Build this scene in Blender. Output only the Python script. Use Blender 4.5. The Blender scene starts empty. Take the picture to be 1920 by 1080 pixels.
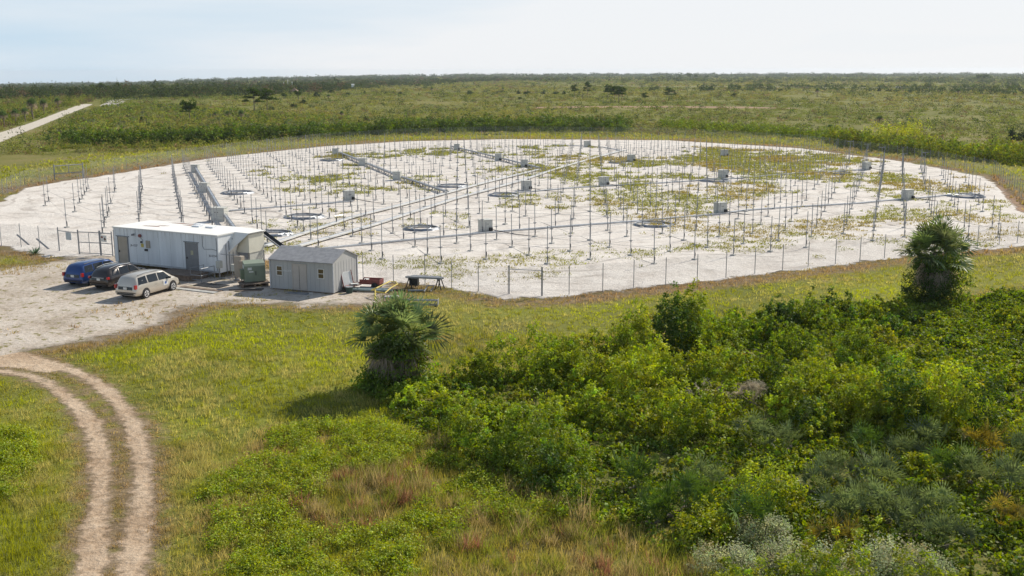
import bpy, math, random
import numpy as np
from mathutils import Vector, Matrix
R = math.radians
rng = np.random.default_rng(7)
random.seed(7)
scn = bpy.context.scene
COL = scn.collection

# ------------------------------------------------------------------ camera
CAM_H = 16.5; FPX = 2000.0; PITCH = math.atan(408 / 2000.0); ROLL = R(0.15)
cam_d = bpy.data.cameras.new("camera"); cam = bpy.data.objects.new("camera", cam_d); COL.objects.link(cam)
cam_d.sensor_width = 36.0; cam_d.lens = 36.0 * FPX / 1920.0; cam_d.clip_start = 0.5; cam_d.clip_end = 30000
cam.location = (0, 0, CAM_H)
cam.matrix_world = Matrix.Translation((0, 0, CAM_H)) @ Matrix.Rotation(math.pi / 2 - PITCH, 4, 'X') @ Matrix.Rotation(-ROLL, 4, 'Z')
scn.camera = cam

# ------------------------------------------------------------------ sky, sun, exposure
SUN_EL, SUN_AZ = 36.0, 42.0           # azimuth clockwise from +Y
world = bpy.data.worlds.new("World"); scn.world = world; world.use_nodes = True
wn = world.node_tree.nodes; wl = world.node_tree.links; wn.clear()
sky = wn.new("ShaderNodeTexSky"); sky.sky_type = 'NISHITA'; sky.sun_disc = False
sky.sun_elevation = R(SUN_EL); sky.sun_rotation = R(SUN_AZ); sky.air_density = 1.0; sky.dust_density = 0.4; sky.ozone_density = 1.0
tc = wn.new("ShaderNodeTexCoord"); mp = wn.new("ShaderNodeMapping"); mp.inputs['Scale'].default_value = (1.0, 1.0, 9.0); mp.inputs['Rotation'].default_value = (R(2), R(-3), R(20))
nz = wn.new("ShaderNodeTexNoise"); nz.inputs['Scale'].default_value = 2.6; nz.inputs['Detail'].default_value = 7; nz.inputs['Roughness'].default_value = 0.5
wl.new(tc.outputs['Generated'], mp.inputs['Vector']); wl.new(mp.outputs['Vector'], nz.inputs['Vector'])
def wmath(op, a, b):
    x = wn.new("ShaderNodeMath"); x.operation = op; x.use_clamp = op == 'ADD'
    for i, v in enumerate((a, b)):
        if isinstance(v, (int, float)): x.inputs[i].default_value = v
        else: wl.new(v, x.inputs[i])
    return x.outputs[0]
def wrange(v, a, b, c, d):
    x = wn.new("ShaderNodeMapRange"); wl.new(v, x.inputs[0])
    for i, q in enumerate((a, b, c, d)): x.inputs[i + 1].default_value = q
    return x.outputs[0]
dt = wn.new("ShaderNodeVectorMath"); dt.operation = 'DOT_PRODUCT'; wl.new(tc.outputs['Generated'], dt.inputs[0]); dt.inputs[1].default_value = (math.sin(R(SUN_AZ)), math.cos(R(SUN_AZ)), 0)
sz = wn.new("ShaderNodeSeparateXYZ"); wl.new(tc.outputs['Generated'], sz.inputs[0])
thin = wmath('ADD', wrange(nz.outputs['Fac'], .38, .64, 0.0, .55), wrange(dt.outputs['Value'], .42, .84, 0.0, .95))      # thin veil cloud, whiter towards the sun
veil = wn.new("ShaderNodeMixRGB"); wl.new(thin, veil.inputs[0]); veil.inputs[1].default_value = (6.4, 8.1, 9.6, 1); veil.inputs[2].default_value = (9.6, 9.85, 10.2, 1)
mx = wn.new("ShaderNodeMixRGB"); wl.new(wrange(sz.outputs['Z'], .07, .35, .95, .22), mx.inputs[0]); wl.new(sky.outputs['Color'], mx.inputs[1]); wl.new(veil.outputs[0], mx.inputs[2])
bg = wn.new("ShaderNodeBackground"); bg.inputs['Strength'].default_value = 0.08
out = wn.new("ShaderNodeOutputWorld")
wl.new(mx.outputs['Color'], bg.inputs['Color']); wl.new(bg.outputs['Background'], out.inputs['Surface'])
sd = bpy.data.lights.new("sun", 'SUN'); sd.energy = 5.0; sd.angle = R(0.5); sd.color = (1.0, 0.93, 0.80)
sun = bpy.data.objects.new("sun", sd); COL.objects.link(sun)
sv = Vector((math.sin(R(SUN_AZ)) * math.cos(R(SUN_EL)), math.cos(R(SUN_AZ)) * math.cos(R(SUN_EL)), math.sin(R(SUN_EL))))
sun.rotation_euler = sv.to_track_quat('Z', 'Y').to_euler()
sun.location = (60, 60, 80)
vs = scn.view_settings; vs.view_transform = 'Standard'; vs.look = 'None'; vs.gamma = 1; vs.exposure = 0.2
scn.cycles.max_bounces = 6; scn.cycles.volume_step_rate = 4; scn.cycles.transparent_max_bounces = 24
scn.cycles.caustics_reflective = False; scn.cycles.caustics_refractive = False

# ------------------------------------------------------------------ helpers
def G(x, y):
    """ground point (z = 0) seen at a place of the photograph (1920 x 1080)"""
    x = np.asarray(x, float); y = np.asarray(y, float)
    u = x - 960.; v = y - 540.
    c, s = math.cos(ROLL), math.sin(ROLL)
    u, v = u * c - v * s, u * s + v * c
    d = FPX * math.sin(PITCH) + v * math.cos(PITCH); w = FPX * math.cos(PITCH) - v * math.sin(PITCH)
    return np.stack([u / d * CAM_H, w / d * CAM_H], -1)

def GP(pts):
    a = np.array(pts, float); return G(a[:, 0], a[:, 1])

def tag(o, label=None, cat=None, group=None, kind=None):
    if label: o['label'] = label
    if cat: o['category'] = cat
    if group: o['group'] = group
    if kind: o['kind'] = kind
    return o

def thing(name, label, cat, loc=(0, 0, 0), rz=0, group=None, scale=1):
    o = bpy.data.objects.new(name, None); COL.objects.link(o)
    o.empty_display_size = 0.3
    o.location = loc if len(loc) == 3 else (loc[0], loc[1], 0); o.rotation_euler = (0, 0, rz); o.scale = (scale,) * 3
    return tag(o, label, cat, group)

def link(name, me, mat=None, parent=None):
    o = bpy.data.objects.new(name, me); COL.objects.link(o)
    if mat and not me.materials: me.materials.append(mat)
    if parent: o.parent = parent
    return o

def copy_tree(root, loc, rz=0, scale=1, label=None, group=None):
    r = root.copy(); COL.objects.link(r); r.location = (loc[0], loc[1], loc[2] if len(loc) > 2 else 0)
    r.rotation_euler = (0, 0, rz); r.scale = (scale,) * 3 if not hasattr(scale, '__len__') else scale
    if label: r['label'] = label
    if group: r['group'] = group
    for ch in list(root.children):
        c = ch.copy(); COL.objects.link(c); c.parent = r
        for g in list(ch.children):
            d = g.copy(); COL.objects.link(d); d.parent = c
    return r

def hash2(xi, yi, seed):
    h = (xi * 374761393 + yi * 668265263 + seed * 1274126177) & 0xffffffff
    h = ((h ^ (h >> 13)) * 1103515245) & 0xffffffff
    h = ((h ^ (h >> 16)) * 747796405) & 0xffffffff
    return ((h ^ (h >> 11)) & 0xffffff) / float(0xffffff)

def vnoise(x, y, seed=0):
    x = np.asarray(x, float); y = np.asarray(y, float)
    xi = np.floor(x).astype(np.int64); yi = np.floor(y).astype(np.int64)
    fx = x - xi; fy = y - yi; fx = fx * fx * (3 - 2 * fx); fy = fy * fy * (3 - 2 * fy)
    a = hash2(xi, yi, seed); b = hash2(xi + 1, yi, seed); c = hash2(xi, yi + 1, seed); d = hash2(xi + 1, yi + 1, seed)
    return (a * (1 - fx) + b * fx) * (1 - fy) + (c * (1 - fx) + d * fx) * fy

def fbm(x, y, seed=0, oct=4):
    s = 0; a = 0.5; t = 0
    for k in range(oct):
        s = s + a * vnoise(x * 2 ** k, y * 2 ** k, seed + k * 17); t += a; a *= 0.5
    return s / t

def sdf(P, poly):
    """signed distance to a polygon, positive inside"""
    P = np.asarray(P, float); poly = np.asarray(poly, float); n = len(poly)
    d = np.full(len(P), 1e18); ins = np.zeros(len(P), bool)
    for i in range(n):
        a = poly[i]; b = poly[(i + 1) % n]; e = b - a; w = P - a
        t = np.clip((w @ e) / max(e @ e, 1e-9), 0, 1)
        q = w - t[:, None] * e; d = np.minimum(d, (q ** 2).sum(1))
        c = (a[1] > P[:, 1]) != (b[1] > P[:, 1])
        if abs(e[1]) > 1e-12:
            xs = a[0] + (P[:, 1] - a[1]) * e[0] / e[1]
            ins ^= c & (P[:, 0] < xs)
    d = np.sqrt(d); return np.where(ins, d, -d)

def dline(P, line):
    P = np.asarray(P, float); line = np.asarray(line, float); d = np.full(len(P), 1e18)
    for a, b in zip(line[:-1], line[1:]):
        e = b - a; w = P - a; t = np.clip((w @ e) / max(e @ e, 1e-9), 0, 1)
        d = np.minimum(d, ((w - t[:, None] * e) ** 2).sum(1))
    return np.sqrt(d)

def smooth_line(pts, n=8):
    pts = np.asarray(pts, float); o = []
    for i in range(len(pts) - 1):
        p0 = pts[max(i - 1, 0)]; p1 = pts[i]; p2 = pts[i + 1]; p3 = pts[min(i + 2, len(pts) - 1)]
        for k in range(n):
            t = k / n
            o.append(0.5 * ((2 * p1) + (-p0 + p2) * t + (2 * p0 - 5 * p1 + 4 * p2 - p3) * t * t + (-p0 + 3 * p1 - 3 * p2 + p3) * t ** 3))
    o.append(pts[-1]); return np.array(o)

def raw_mesh(name, V, quads):
    me = bpy.data.meshes.new(name); V = np.asarray(V, np.float32); quads = np.asarray(quads, np.int32)
    me.vertices.add(len(V)); me.vertices.foreach_set("co", V.ravel())
    k = quads.shape[1]
    me.loops.add(quads.size); me.loops.foreach_set("vertex_index", quads.ravel())
    me.polygons.add(len(quads)); me.polygons.foreach_set("loop_start", np.arange(len(quads), dtype=np.int32) * k)
    me.update(calc_edges=True); return me

def face_col(me, c, name="col"):
    a = me.attributes.new(name, 'FLOAT_COLOR', 'FACE')
    c4 = np.ones((len(c), 4), np.float32); c4[:, :3] = np.clip(c, 0.004, 0.9); a.data.foreach_set("color", c4.ravel())

def unit(v): return v / np.maximum(np.linalg.norm(v, axis=-1, keepdims=True), 1e-9)

class Leaves:
    """collects leaf-shaped faces: base point, vector to the tip, half width vector, colour"""
    def __init__(s): s.B = []; s.D = []; s.S = []; s.C = []
    def add(s, B, D, S, C):
        B = np.atleast_2d(B); n = len(B)
        s.B.append(B); s.D.append(np.broadcast_to(D, (n, 3))); s.S.append(np.broadcast_to(S, (n, 3))); s.C.append(np.broadcast_to(C, (n, 3)))
    def mesh(s, name, w=0.45):
        B = np.concatenate(s.B); D = np.concatenate(s.D); S = np.concatenate(s.S); C = np.concatenate(s.C); n = len(B)
        V = np.empty((n, 4, 3), np.float32)
        V[:, 0] = B; V[:, 1] = B + D * w + S; V[:, 2] = B + D; V[:, 3] = B + D * w - S
        me = raw_mesh(name, V.reshape(-1, 3), np.arange(4 * n).reshape(n, 4)); face_col(me, C); return me

def rand_leaves(P, ll, lw, C, L, up=0.35, outw=None):
    """leaf faces with loose orientation at the points P"""
    n = len(P)
    d = rng.normal(size=(n, 3)); d[:, 2] = d[:, 2] * 0.7 + up; d = unit(d)
    nr = rng.normal(size=(n, 3)) * 0.7; nr[:, 2] += 0.8
    if outw is not None:
        nr = unit(outw * .50 + rng.normal(size=(n, 3)) * 0.55 + np.array([.05, .05, .32])); d = unit(d - nr * (d * nr).sum(1, keepdims=True) * .85)
    sd_ = unit(np.cross(d, nr)); f = rng.uniform(0.7, 1.3, (n, 1)) * np.asarray(ll).reshape(-1, 1)
    L.add(P - d * f * 0.5, d * f, sd_ * f * lw, C)

def dome(L, c, rx, h, z0, ncl, nl, ll, lw, col, var=0.18, sig=0.2, zlo=-0.1, up=0.35):
    """foliage domes: K centres; each a set of leaf clumps spread over its dome and through its depth"""
    c = np.atleast_2d(c); K = len(c); rx = np.broadcast_to(rx, K); h = np.broadcast_to(h, K); z0 = np.broadcast_to(z0, K)
    ncl = np.broadcast_to(ncl, K).astype(int); ll = np.broadcast_to(ll, K); col = np.broadcast_to(col, (K, 3))
    i = np.repeat(np.arange(K), ncl); n = len(i)
    th = rng.uniform(0, 2 * np.pi, n); z = rng.uniform(zlo, 1, n); r = np.sqrt(np.clip(1 - np.clip(z, 0, 1) ** 2, 0, 1))
    lump = 0.8 + 0.35 * vnoise(th * 1.3 + i * 3.1, z * 2.5 + i * 1.7, 5)
    rho = rng.uniform(0.72, 1.06, n) * lump
    P = np.stack([c[i, 0] + rx[i] * rho * r * np.cos(th), c[i, 1] + rx[i] * rho * r * np.sin(th), z0[i] + np.maximum(z, 0.02) * h[i] * rho], 1)
    cc = col[i] * np.exp(rng.normal(0, var, (n, 1))) * np.exp(rng.normal(0, var * 0.35, (n, 3)))
    j = np.repeat(np.arange(n), nl); m = len(j); ii = i[j]
    s = np.stack([rx[ii], rx[ii], np.minimum(h[ii], rx[ii])], 1) * sig
    Q = P[j] + rng.normal(size=(m, 3)) * s
    Q[:, 2] = np.maximum(Q[:, 2], z0[ii] + 0.03)
    ctr = np.stack([c[ii, 0], c[ii, 1], z0[ii] + h[ii] * .25], 1); ow = unit((Q - ctr) / np.stack([rx[ii], rx[ii], np.maximum(h[ii], .2)], 1)) * .6 + unit(Q - P[j]) * .55
    rand_leaves(Q, ll[ii], lw, cc[j] * np.exp(rng.normal(0, 0.14, (m, 1))), L, up, ow)

class MB:
    """collects boxes, tubes and polygons into ONE mesh"""
    def __init__(s): s.V = []; s.F = []
    def quad(s, *p):
        b = len(s.V); s.V += [tuple(map(float, q)) for q in p]; s.F.append(tuple(range(b, b + len(p)))); return s
    def box(s, c, d, rz=0, taper=1.0):
        b = len(s.V); cx, cy, cz = c; hx, hy, hz = d[0] / 2, d[1] / 2, d[2] / 2; ca, sa = math.cos(rz), math.sin(rz)
        for z, k in ((-hz, 1), (hz, taper)):
            for x, y in ((-hx, -hy), (hx, -hy), (hx, hy), (-hx, hy)):
                s.V.append((cx + (x * ca - y * sa) * k, cy + (x * sa + y * ca) * k, cz + z))
        for f in ((0, 3, 2, 1), (4, 5, 6, 7), (0, 1, 5, 4), (1, 2, 6, 5), (2, 3, 7, 6), (3, 0, 4, 7)): s.F.append(tuple(b + q for q in f))
        return s
    def tube(s, pts, r, n=6, cap=True):
        pts = [Vector(p) for p in pts]; b0 = len(s.V); rr = r if hasattr(r, '__len__') else [r] * len(pts)
        for i, p in enumerate(pts):
            t = (pts[min(i + 1, len(pts) - 1)] - pts[max(i - 1, 0)]).normalized()
            a = Vector((0, 0, 1)) if abs(t.z) < 0.9 else Vector((1, 0, 0))
            u = t.cross(a).normalized(); v = t.cross(u)
            for k in range(n):
                q = p + (u * math.cos(2 * math.pi * k / n) + v * math.sin(2 * math.pi * k / n)) * rr[i]; s.V.append(tuple(q))
        for i in range(len(pts) - 1):
            for k in range(n):
                a = b0 + i * n + k; c = b0 + i * n + (k + 1) % n; s.F.append((a, c, c + n, a + n))
        if cap:
            s.F.append(tuple(b0 + k for k in range(n))[::-1]); e = b0 + (len(pts) - 1) * n; s.F.append(tuple(e + k for k in range(n)))
        return s
    def disc(s, c, r, axis, thick, n=20):
        a = Vector(axis).normalized() * thick / 2; c = Vector(c); return s.tube([c - a, c + a], r, n)
    def mesh(s, name, smooth=False):
        me = bpy.data.meshes.new(name); me.from_pydata(s.V, [], s.F); me.update()
        if smooth: me.polygons.foreach_set("use_smooth", [True] * len(me.polygons))
        return me
    def build(s, name, mat, parent=None, smooth=False, bevel=0):
        o = link(name, s.mesh(name, smooth), mat, parent)
        if bevel:
            m = o.modifiers.new("bevel", 'BEVEL'); m.width = bevel; m.segments = 2; m.limit_method = 'ANGLE'
        return o

def lettering(name, text, size, mat, parent, M):
    cu = bpy.data.curves.new(name, 'FONT'); cu.body = text; cu.size = size; cu.extrude = 0.004
    t = bpy.data.objects.new(name, cu); COL.objects.link(t); bpy.context.view_layer.update()
    me = bpy.data.meshes.new_from_object(t.evaluated_get(bpy.context.evaluated_depsgraph_get()))
    bpy.data.objects.remove(t); me.materials.clear()
    me.transform(M); return link(name, me, mat, parent)

# ------------------------------------------------------------------ materials
def nodes(name):
    m = bpy.data.materials.new(name); m.use_nodes = True; n = m.node_tree.nodes; n.clear()
    return m, n, m.node_tree.links

def mat(name, c, rough=0.6, metal=0.0, var=0.12, scale=3.0, bump=0.0, bscale=20.0, streak=False, coat=0.0):
    m, n, l = nodes(name); o = n.new("ShaderNodeOutputMaterial"); p = n.new("ShaderNodeBsdfPrincipled"); l.new(p.outputs[0], o.inputs[0])
    p.inputs['Roughness'].default_value = rough; p.inputs['Metallic'].default_value = metal; p.inputs['Coat Weight'].default_value = coat
    t = n.new("ShaderNodeTexCoord"); g = n.new("ShaderNodeMapping"); l.new(t.outputs['Object'], g.inputs[0])
    if streak: g.inputs['Scale'].default_value = (1, 1, 0.12)
    z = n.new("ShaderNodeTexNoise"); z.inputs['Scale'].default_value = scale; z.inputs['Detail'].default_value = 5; l.new(g.outputs[0], z.inputs['Vector'])
    r = n.new("ShaderNodeValToRGB"); l.new(z.outputs['Fac'], r.inputs['Fac'])
    r.color_ramp.elements[0].position = 0.3; r.color_ramp.elements[1].position = 0.7
    r.color_ramp.elements[0].color = tuple(x * (1 - var) for x in c) + (1,); r.color_ramp.elements[1].color = tuple(min(1, x * (1 + var)) for x in c) + (1,)
    l.new(r.outputs[0], p.inputs['Base Color'])
    if bump:
        z2 = n.new("ShaderNodeTexNoise"); z2.inputs['Scale'].default_value = bscale; l.new(t.outputs['Object'], z2.inputs['Vector'])
        b = n.new("ShaderNodeBump"); b.inputs['Strength'].default_value = bump; b.inputs['Distance'].default_value = 0.05; l.new(z2.outputs['Fac'], b.inputs['Height']); l.new(b.outputs[0], p.inputs['Normal'])
    return m

def leaf_mat(name, trans=0.4, gloss=0.06, grough=0.4):
    m, n, l = nodes(name); o = n.new("ShaderNodeOutputMaterial")
    a = n.new("ShaderNodeAttribute"); a.attribute_name = "col"
    d = n.new("ShaderNodeBsdfDiffuse"); t = n.new("ShaderNodeBsdfTranslucent"); l.new(a.outputs['Color'], d.inputs['Color'])
    hs = n.new("ShaderNodeHueSaturation"); hs.inputs['Hue'].default_value = 0.486; hs.inputs['Saturation'].default_value = 1.2; hs.inputs['Value'].default_value = 1.6
    l.new(a.outputs['Color'], hs.inputs['Color']); l.new(hs.outputs[0], t.inputs['Color'])
    x = n.new("ShaderNodeMixShader"); x.inputs[0].default_value = trans; l.new(d.outputs[0], x.inputs[1]); l.new(t.outputs[0], x.inputs[2])
    g = n.new("ShaderNodeBsdfGlossy"); g.inputs['Roughness'].default_value = grough; g.inputs['Color'].default_value = (0.9, 0.9, 0.9, 1)
    y = n.new("ShaderNodeMixShader"); y.inputs[0].default_value = gloss; l.new(x.outputs[0], y.inputs[1]); l.new(g.outputs[0], y.inputs[2])
    l.new(y.outputs[0], o.inputs[0]); return m

LEAF = leaf_mat("leaf", 0.35, 0.02, 0.55); GRASS = leaf_mat("grass_blade", 0.45, 0.012, 0.6); FROND = leaf_mat("frond", 0.36, 0.035, 0.45)
FAR_LEAF = leaf_mat("far_leaf", 0.3, 0.0)
GALV = mat("galvanized_steel", (0.28, 0.29, 0.31), 0.55, 0.3, 0.15, 2)
DULL = mat("dull_steel", (0.26, 0.27, 0.29), 0.6, 0.4, 0.2, 4)
CONC = mat("concrete", (0.42, 0.41, 0.39), 0.9, 0, 0.2, 6, 0.3)
CABGREY = mat("cabinet_paint", (0.50, 0.50, 0.46), 0.55, 0, 0.08, 3)
CABDOOR = mat("cabinet_door_paint", (0.55, 0.55, 0.51), 0.5, 0, 0.06, 3)
DARK = mat("dark_rubber", (0.018, 0.018, 0.02), 0.6, 0, 0.2, 6)
WHITE = mat("white_paint", (0.76, 0.78, 0.80), 0.5, 0, 0.10, 1.6, 0, 20, True)
ROOFW = mat("white_roof_coating", (0.80, 0.79, 0.76), 0.7, 0, 0.08, 0.6)
RUST = mat("rust_stain", (0.22, 0.11, 0.07), 0.85, 0, 0.35, 4)
SILVER = mat("silver_jacket", (0.55, 0.57, 0.60), 0.35, 0.6, 0.2, 5)
DUCT = mat("duct_cover", (0.72, 0.71, 0.69), 0.45, 0.2, 0.08, 2)
BARK = mat("bark", (0.20, 0.16, 0.12), 0.9, 0, 0.35, 8, 0.6)
GLASS = mat("dark_glass", (0.012, 0.016, 0.02), 0.06, 0, 0.1, 2)
BLACK = mat("black_plastic", (0.02, 0.02, 0.022), 0.5, 0, 0.1, 5)
PLATE = mat("plate_white", (0.7, 0.7, 0.68), 0.4, 0, 0.05)
RED = mat("red_paint", (0.22, 0.06, 0.05), 0.6, 0, 0.3, 3)
YEL = mat("yellow_plastic", (0.62, 0.48, 0.10), 0.5, 0, 0.1)
WOOD = mat("weathered_wood", (0.20, 0.15, 0.115), 0.85, 0, 0.3, 5, 0.4)
TAN = mat("tan_steel", (0.42, 0.36, 0.29), 0.55, 0, 0.1, 2)
GREYDOOR = mat("grey_door", (0.24, 0.24, 0.245), 0.5, 0, 0.08, 2)
LETTER = mat("letter_black", (0.03, 0.03, 0.04), 0.6)
LETTERW = mat("letter_white", (0.8, 0.8, 0.8), 0.6)

def math_n(n, l, op, a, b=None, c=None):
    x = n.new("ShaderNodeMath"); x.operation = op
    for i, v in enumerate((a, b, c)):
        if v is None: continue
        if isinstance(v, (int, float)): x.inputs[i].default_value = v
        else: l.new(v, x.inputs[i])
    return x.outputs[0]

def noise_n(n, l, vec, scale, detail=4, rough=0.55, sc=None):
    if sc:
        g = n.new("ShaderNodeMapping"); g.inputs['Scale'].default_value = sc; l.new(vec, g.inputs[0]); vec = g.outputs[0]
    z = n.new("ShaderNodeTexNoise"); z.inputs['Scale'].default_value = scale; z.inputs['Detail'].default_value = detail; z.inputs['Roughness'].default_value = rough
    l.new(vec, z.inputs['Vector']); return z.outputs['Fac']

def ramp_n(n, l, fac, stops):
    r = n.new("ShaderNodeValToRGB"); l.new(fac, r.inputs['Fac']); e = r.color_ramp.elements
    while len(e) < len(stops): e.new(0.5)
    for k, (p, c) in enumerate(stops): e[k].position = p; e[k].color = tuple(c) + (1,)
    return r.outputs[0]

def mix_n(n, l, fac, a, b, mode='MIX'):
    x = n.new("ShaderNodeMixRGB"); x.blend_type = mode
    for i, v in enumerate((fac, a, b)):
        if isinstance(v, (int, float)): x.inputs[i].default_value = v
        elif isinstance(v, tuple): x.inputs[i].default_value = v + (1,)
        else: l.new(v, x.inputs[i])
    return x.outputs[0]

def maprange(n, l, v, a, b, c=0.0, d=1.0):
    x = n.new("ShaderNodeMapRange"); l.new(v, x.inputs[0]); x.inputs[1].default_value = a; x.inputs[2].default_value = b; x.inputs[3].default_value = c; x.inputs[4].default_value = d
    return x.outputs[0]

def ground_mat():
    m, n, l = nodes("grassland"); o = n.new("ShaderNodeOutputMaterial"); p = n.new("ShaderNodeBsdfPrincipled"); l.new(p.outputs[0], o.inputs[0])
    p.inputs['Roughness'].default_value = 0.95; p.inputs['Specular IOR Level'].default_value = 0.05
    P = n.new("ShaderNodeNewGeometry").outputs['Position']
    br = n.new("ShaderNodeAttribute"); br.attribute_name = "brown"; lu = n.new("ShaderNodeAttribute"); lu.attribute_name = "lush"
    big = noise_n(n, l, P, 0.012, 6); midn = noise_n(n, l, P, 0.09, 6, 0.6); fine = noise_n(n, l, P, 1.1, 6, 0.65); vf = noise_n(n, l, P, 9.0, 4, 0.7)
    c = ramp_n(n, l, math_n(n, l, 'ADD', math_n(n, l, 'MULTIPLY', big, 0.5), math_n(n, l, 'MULTIPLY', midn, 0.5)),
               [(0.36, (0.095, 0.112, 0.026)), (0.47, (0.150, 0.154, 0.040)), (0.56, (0.20, 0.187, 0.060)), (0.66, (0.25, 0.205, 0.095))])
    lush = ramp_n(n, l, fine, [(0.3, (0.17, 0.20, 0.032)), (0.55, (0.26, 0.275, 0.048)), (0.75, (0.34, 0.305, 0.095))])
    c = mix_n(n, l, math_n(n, l, 'MULTIPLY', lu.outputs['Fac'], maprange(n, l, midn, 0.3, 0.55)), c, lush)
    brown = ramp_n(n, l, fine, [(0.3, (0.15, 0.105, 0.06)), (0.6, (0.25, 0.185, 0.11)), (0.8, (0.33, 0.26, 0.17))])
    bf = math_n(n, l, 'ADD', br.outputs['Fac'], math_n(n, l, 'MULTIPLY', math_n(n, l, 'SUBTRACT', fine, 0.5), 1.2))
    c = mix_n(n, l, maprange(n, l, bf, 0.35, 0.75), c, brown)
    c = mix_n(n, l, 0.75, c, ramp_n(n, l, vf, [(0.25, (0.45, 0.45, 0.45)), (0.75, (1.35, 1.35, 1.35))]), 'MULTIPLY')
    l.new(c, p.inputs['Base Color'])
    b = n.new("ShaderNodeBump"); b.inputs['Strength'].default_value = 0.9; b.inputs['Distance'].default_value = 0.25; l.new(fine, b.inputs['Height']); l.new(b.outputs[0], p.inputs['Normal'])
    return m

def sheet_mat(name, stops, edge_noise=1.6, nscale=0.9, soft=0.35, bump=0.5, speck=None, tracks=False):
    """bare ground whose ragged border thins out over the grass; 'edge' = metres inside the border"""
    m, n, l = nodes(name); o = n.new("ShaderNodeOutputMaterial"); p = n.new("ShaderNodeBsdfPrincipled")
    p.inputs['Roughness'].default_value = 0.95; p.inputs['Specular IOR Level'].default_value = 0.1
    P = n.new("ShaderNodeNewGeometry").outputs['Position']; e = n.new("ShaderNodeAttribute"); e.attribute_name = "edge"
    a = noise_n(n, l, P, 0.25, 6, 0.6); f = noise_n(n, l, P, 2.5, 6, 0.65); g = noise_n(n, l, P, 14, 3, 0.6)
    c = ramp_n(n, l, math_n(n, l, 'ADD', math_n(n, l, 'MULTIPLY', a, 0.55), math_n(n, l, 'MULTIPLY', f, 0.45)), stops)
    c = mix_n(n, l, 0.6, c, ramp_n(n, l, g, [(0.3, (0.78, 0.77, 0.76)), (0.7, (1.12, 1.12, 1.12))]), 'MULTIPLY')
    if speck:
        s = noise_n(n, l, P, speck[0], 3, 0.7); c = mix_n(n, l, maprange(n, l, s, speck[1], speck[1] + 0.06), c, speck[2])
    if tracks:   # tyre tracks worn round the rim of the yard
        dv = n.new("ShaderNodeVectorMath"); dv.operation = 'DISTANCE'; l.new(P, dv.inputs[0]); dv.inputs[1].default_value = (3, 160, 0)
        rr = math_n(n, l, 'ADD', dv.outputs['Value'], math_n(n, l, 'MULTIPLY', noise_n(n, l, P, .03, 4), 26.0))
        wv = math_n(n, l, 'SINE', math_n(n, l, 'MULTIPLY', rr, 2.3)); wv = math_n(n, l, 'MULTIPLY', maprange(n, l, wv, .72, .95), maprange(n, l, noise_n(n, l, P, .09, 4), .47, .60))
        c = mix_n(n, l, math_n(n, l, 'MULTIPLY', wv, .55), c, (0.33, 0.285, 0.25))
        dk = maprange(n, l, noise_n(n, l, P, .35, 6, .6, (1.0, .45, 1.0)), .58, .70); c = mix_n(n, l, math_n(n, l, 'MULTIPLY', dk, .6), c, (0.36, 0.32, 0.285))
    l.new(c, p.inputs['Base Color'])
    en = noise_n(n, l, P, nscale, 6, 0.65)
    ef = math_n(n, l, 'ADD', e.outputs['Fac'], math_n(n, l, 'MULTIPLY', math_n(n, l, 'SUBTRACT', en, 0.5), edge_noise))
    al = maprange(n, l, ef, 0.0, soft)
    tr = n.new("ShaderNodeBsdfTransparent"); x = n.new("ShaderNodeMixShader"); l.new(al, x.inputs[0]); l.new(tr.outputs[0], x.inputs[1]); l.new(p.outputs[0], x.inputs[2]); l.new(x.outputs[0], o.inputs[0])
    b = n.new("ShaderNodeBump"); b.inputs['Strength'].default_value = bump; b.inputs['Distance'].default_value = 0.15
    l.new(math_n(n, l, 'ADD', f, math_n(n, l, 'MULTIPLY', a, 1.5)), b.inputs['Height']); l.new(b.outputs[0], p.inputs['Normal'])
    return m

def fence_mat():
    m, n, l = nodes("chain_link"); o = n.new("ShaderNodeOutputMaterial"); p = n.new("ShaderNodeBsdfPrincipled")
    p.inputs['Base Color'].default_value = (0.36, 0.36, 0.38, 1); p.inputs['Metallic'].default_value = 0.4; p.inputs['Roughness'].default_value = 0.5
    u = n.new("ShaderNodeUVMap"); s = n.new("ShaderNodeSeparateXYZ"); l.new(u.outputs[0], s.inputs[0])
    k = 1 / 0.07
    a = math_n(n, l, 'FRACT', math_n(n, l, 'MULTIPLY', math_n(n, l, 'ADD', s.outputs[0], s.outputs[1]), k))
    b = math_n(n, l, 'FRACT', math_n(n, l, 'MULTIPLY', math_n(n, l, 'SUBTRACT', s.outputs[0], s.outputs[1]), k))
    w = math_n(n, l, 'MAXIMUM', math_n(n, l, 'LESS_THAN', a, 0.075), math_n(n, l, 'LESS_THAN', b, 0.075))
    tr = n.new("ShaderNodeBsdfTransparent"); x = n.new("ShaderNodeMixShader"); l.new(w, x.inputs[0]); l.new(tr.outputs[0], x.inputs[1]); l.new(p.outputs[0], x.inputs[2]); l.new(x.outputs[0], o.inputs[0])
    return m
CHAIN = fence_mat()

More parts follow.
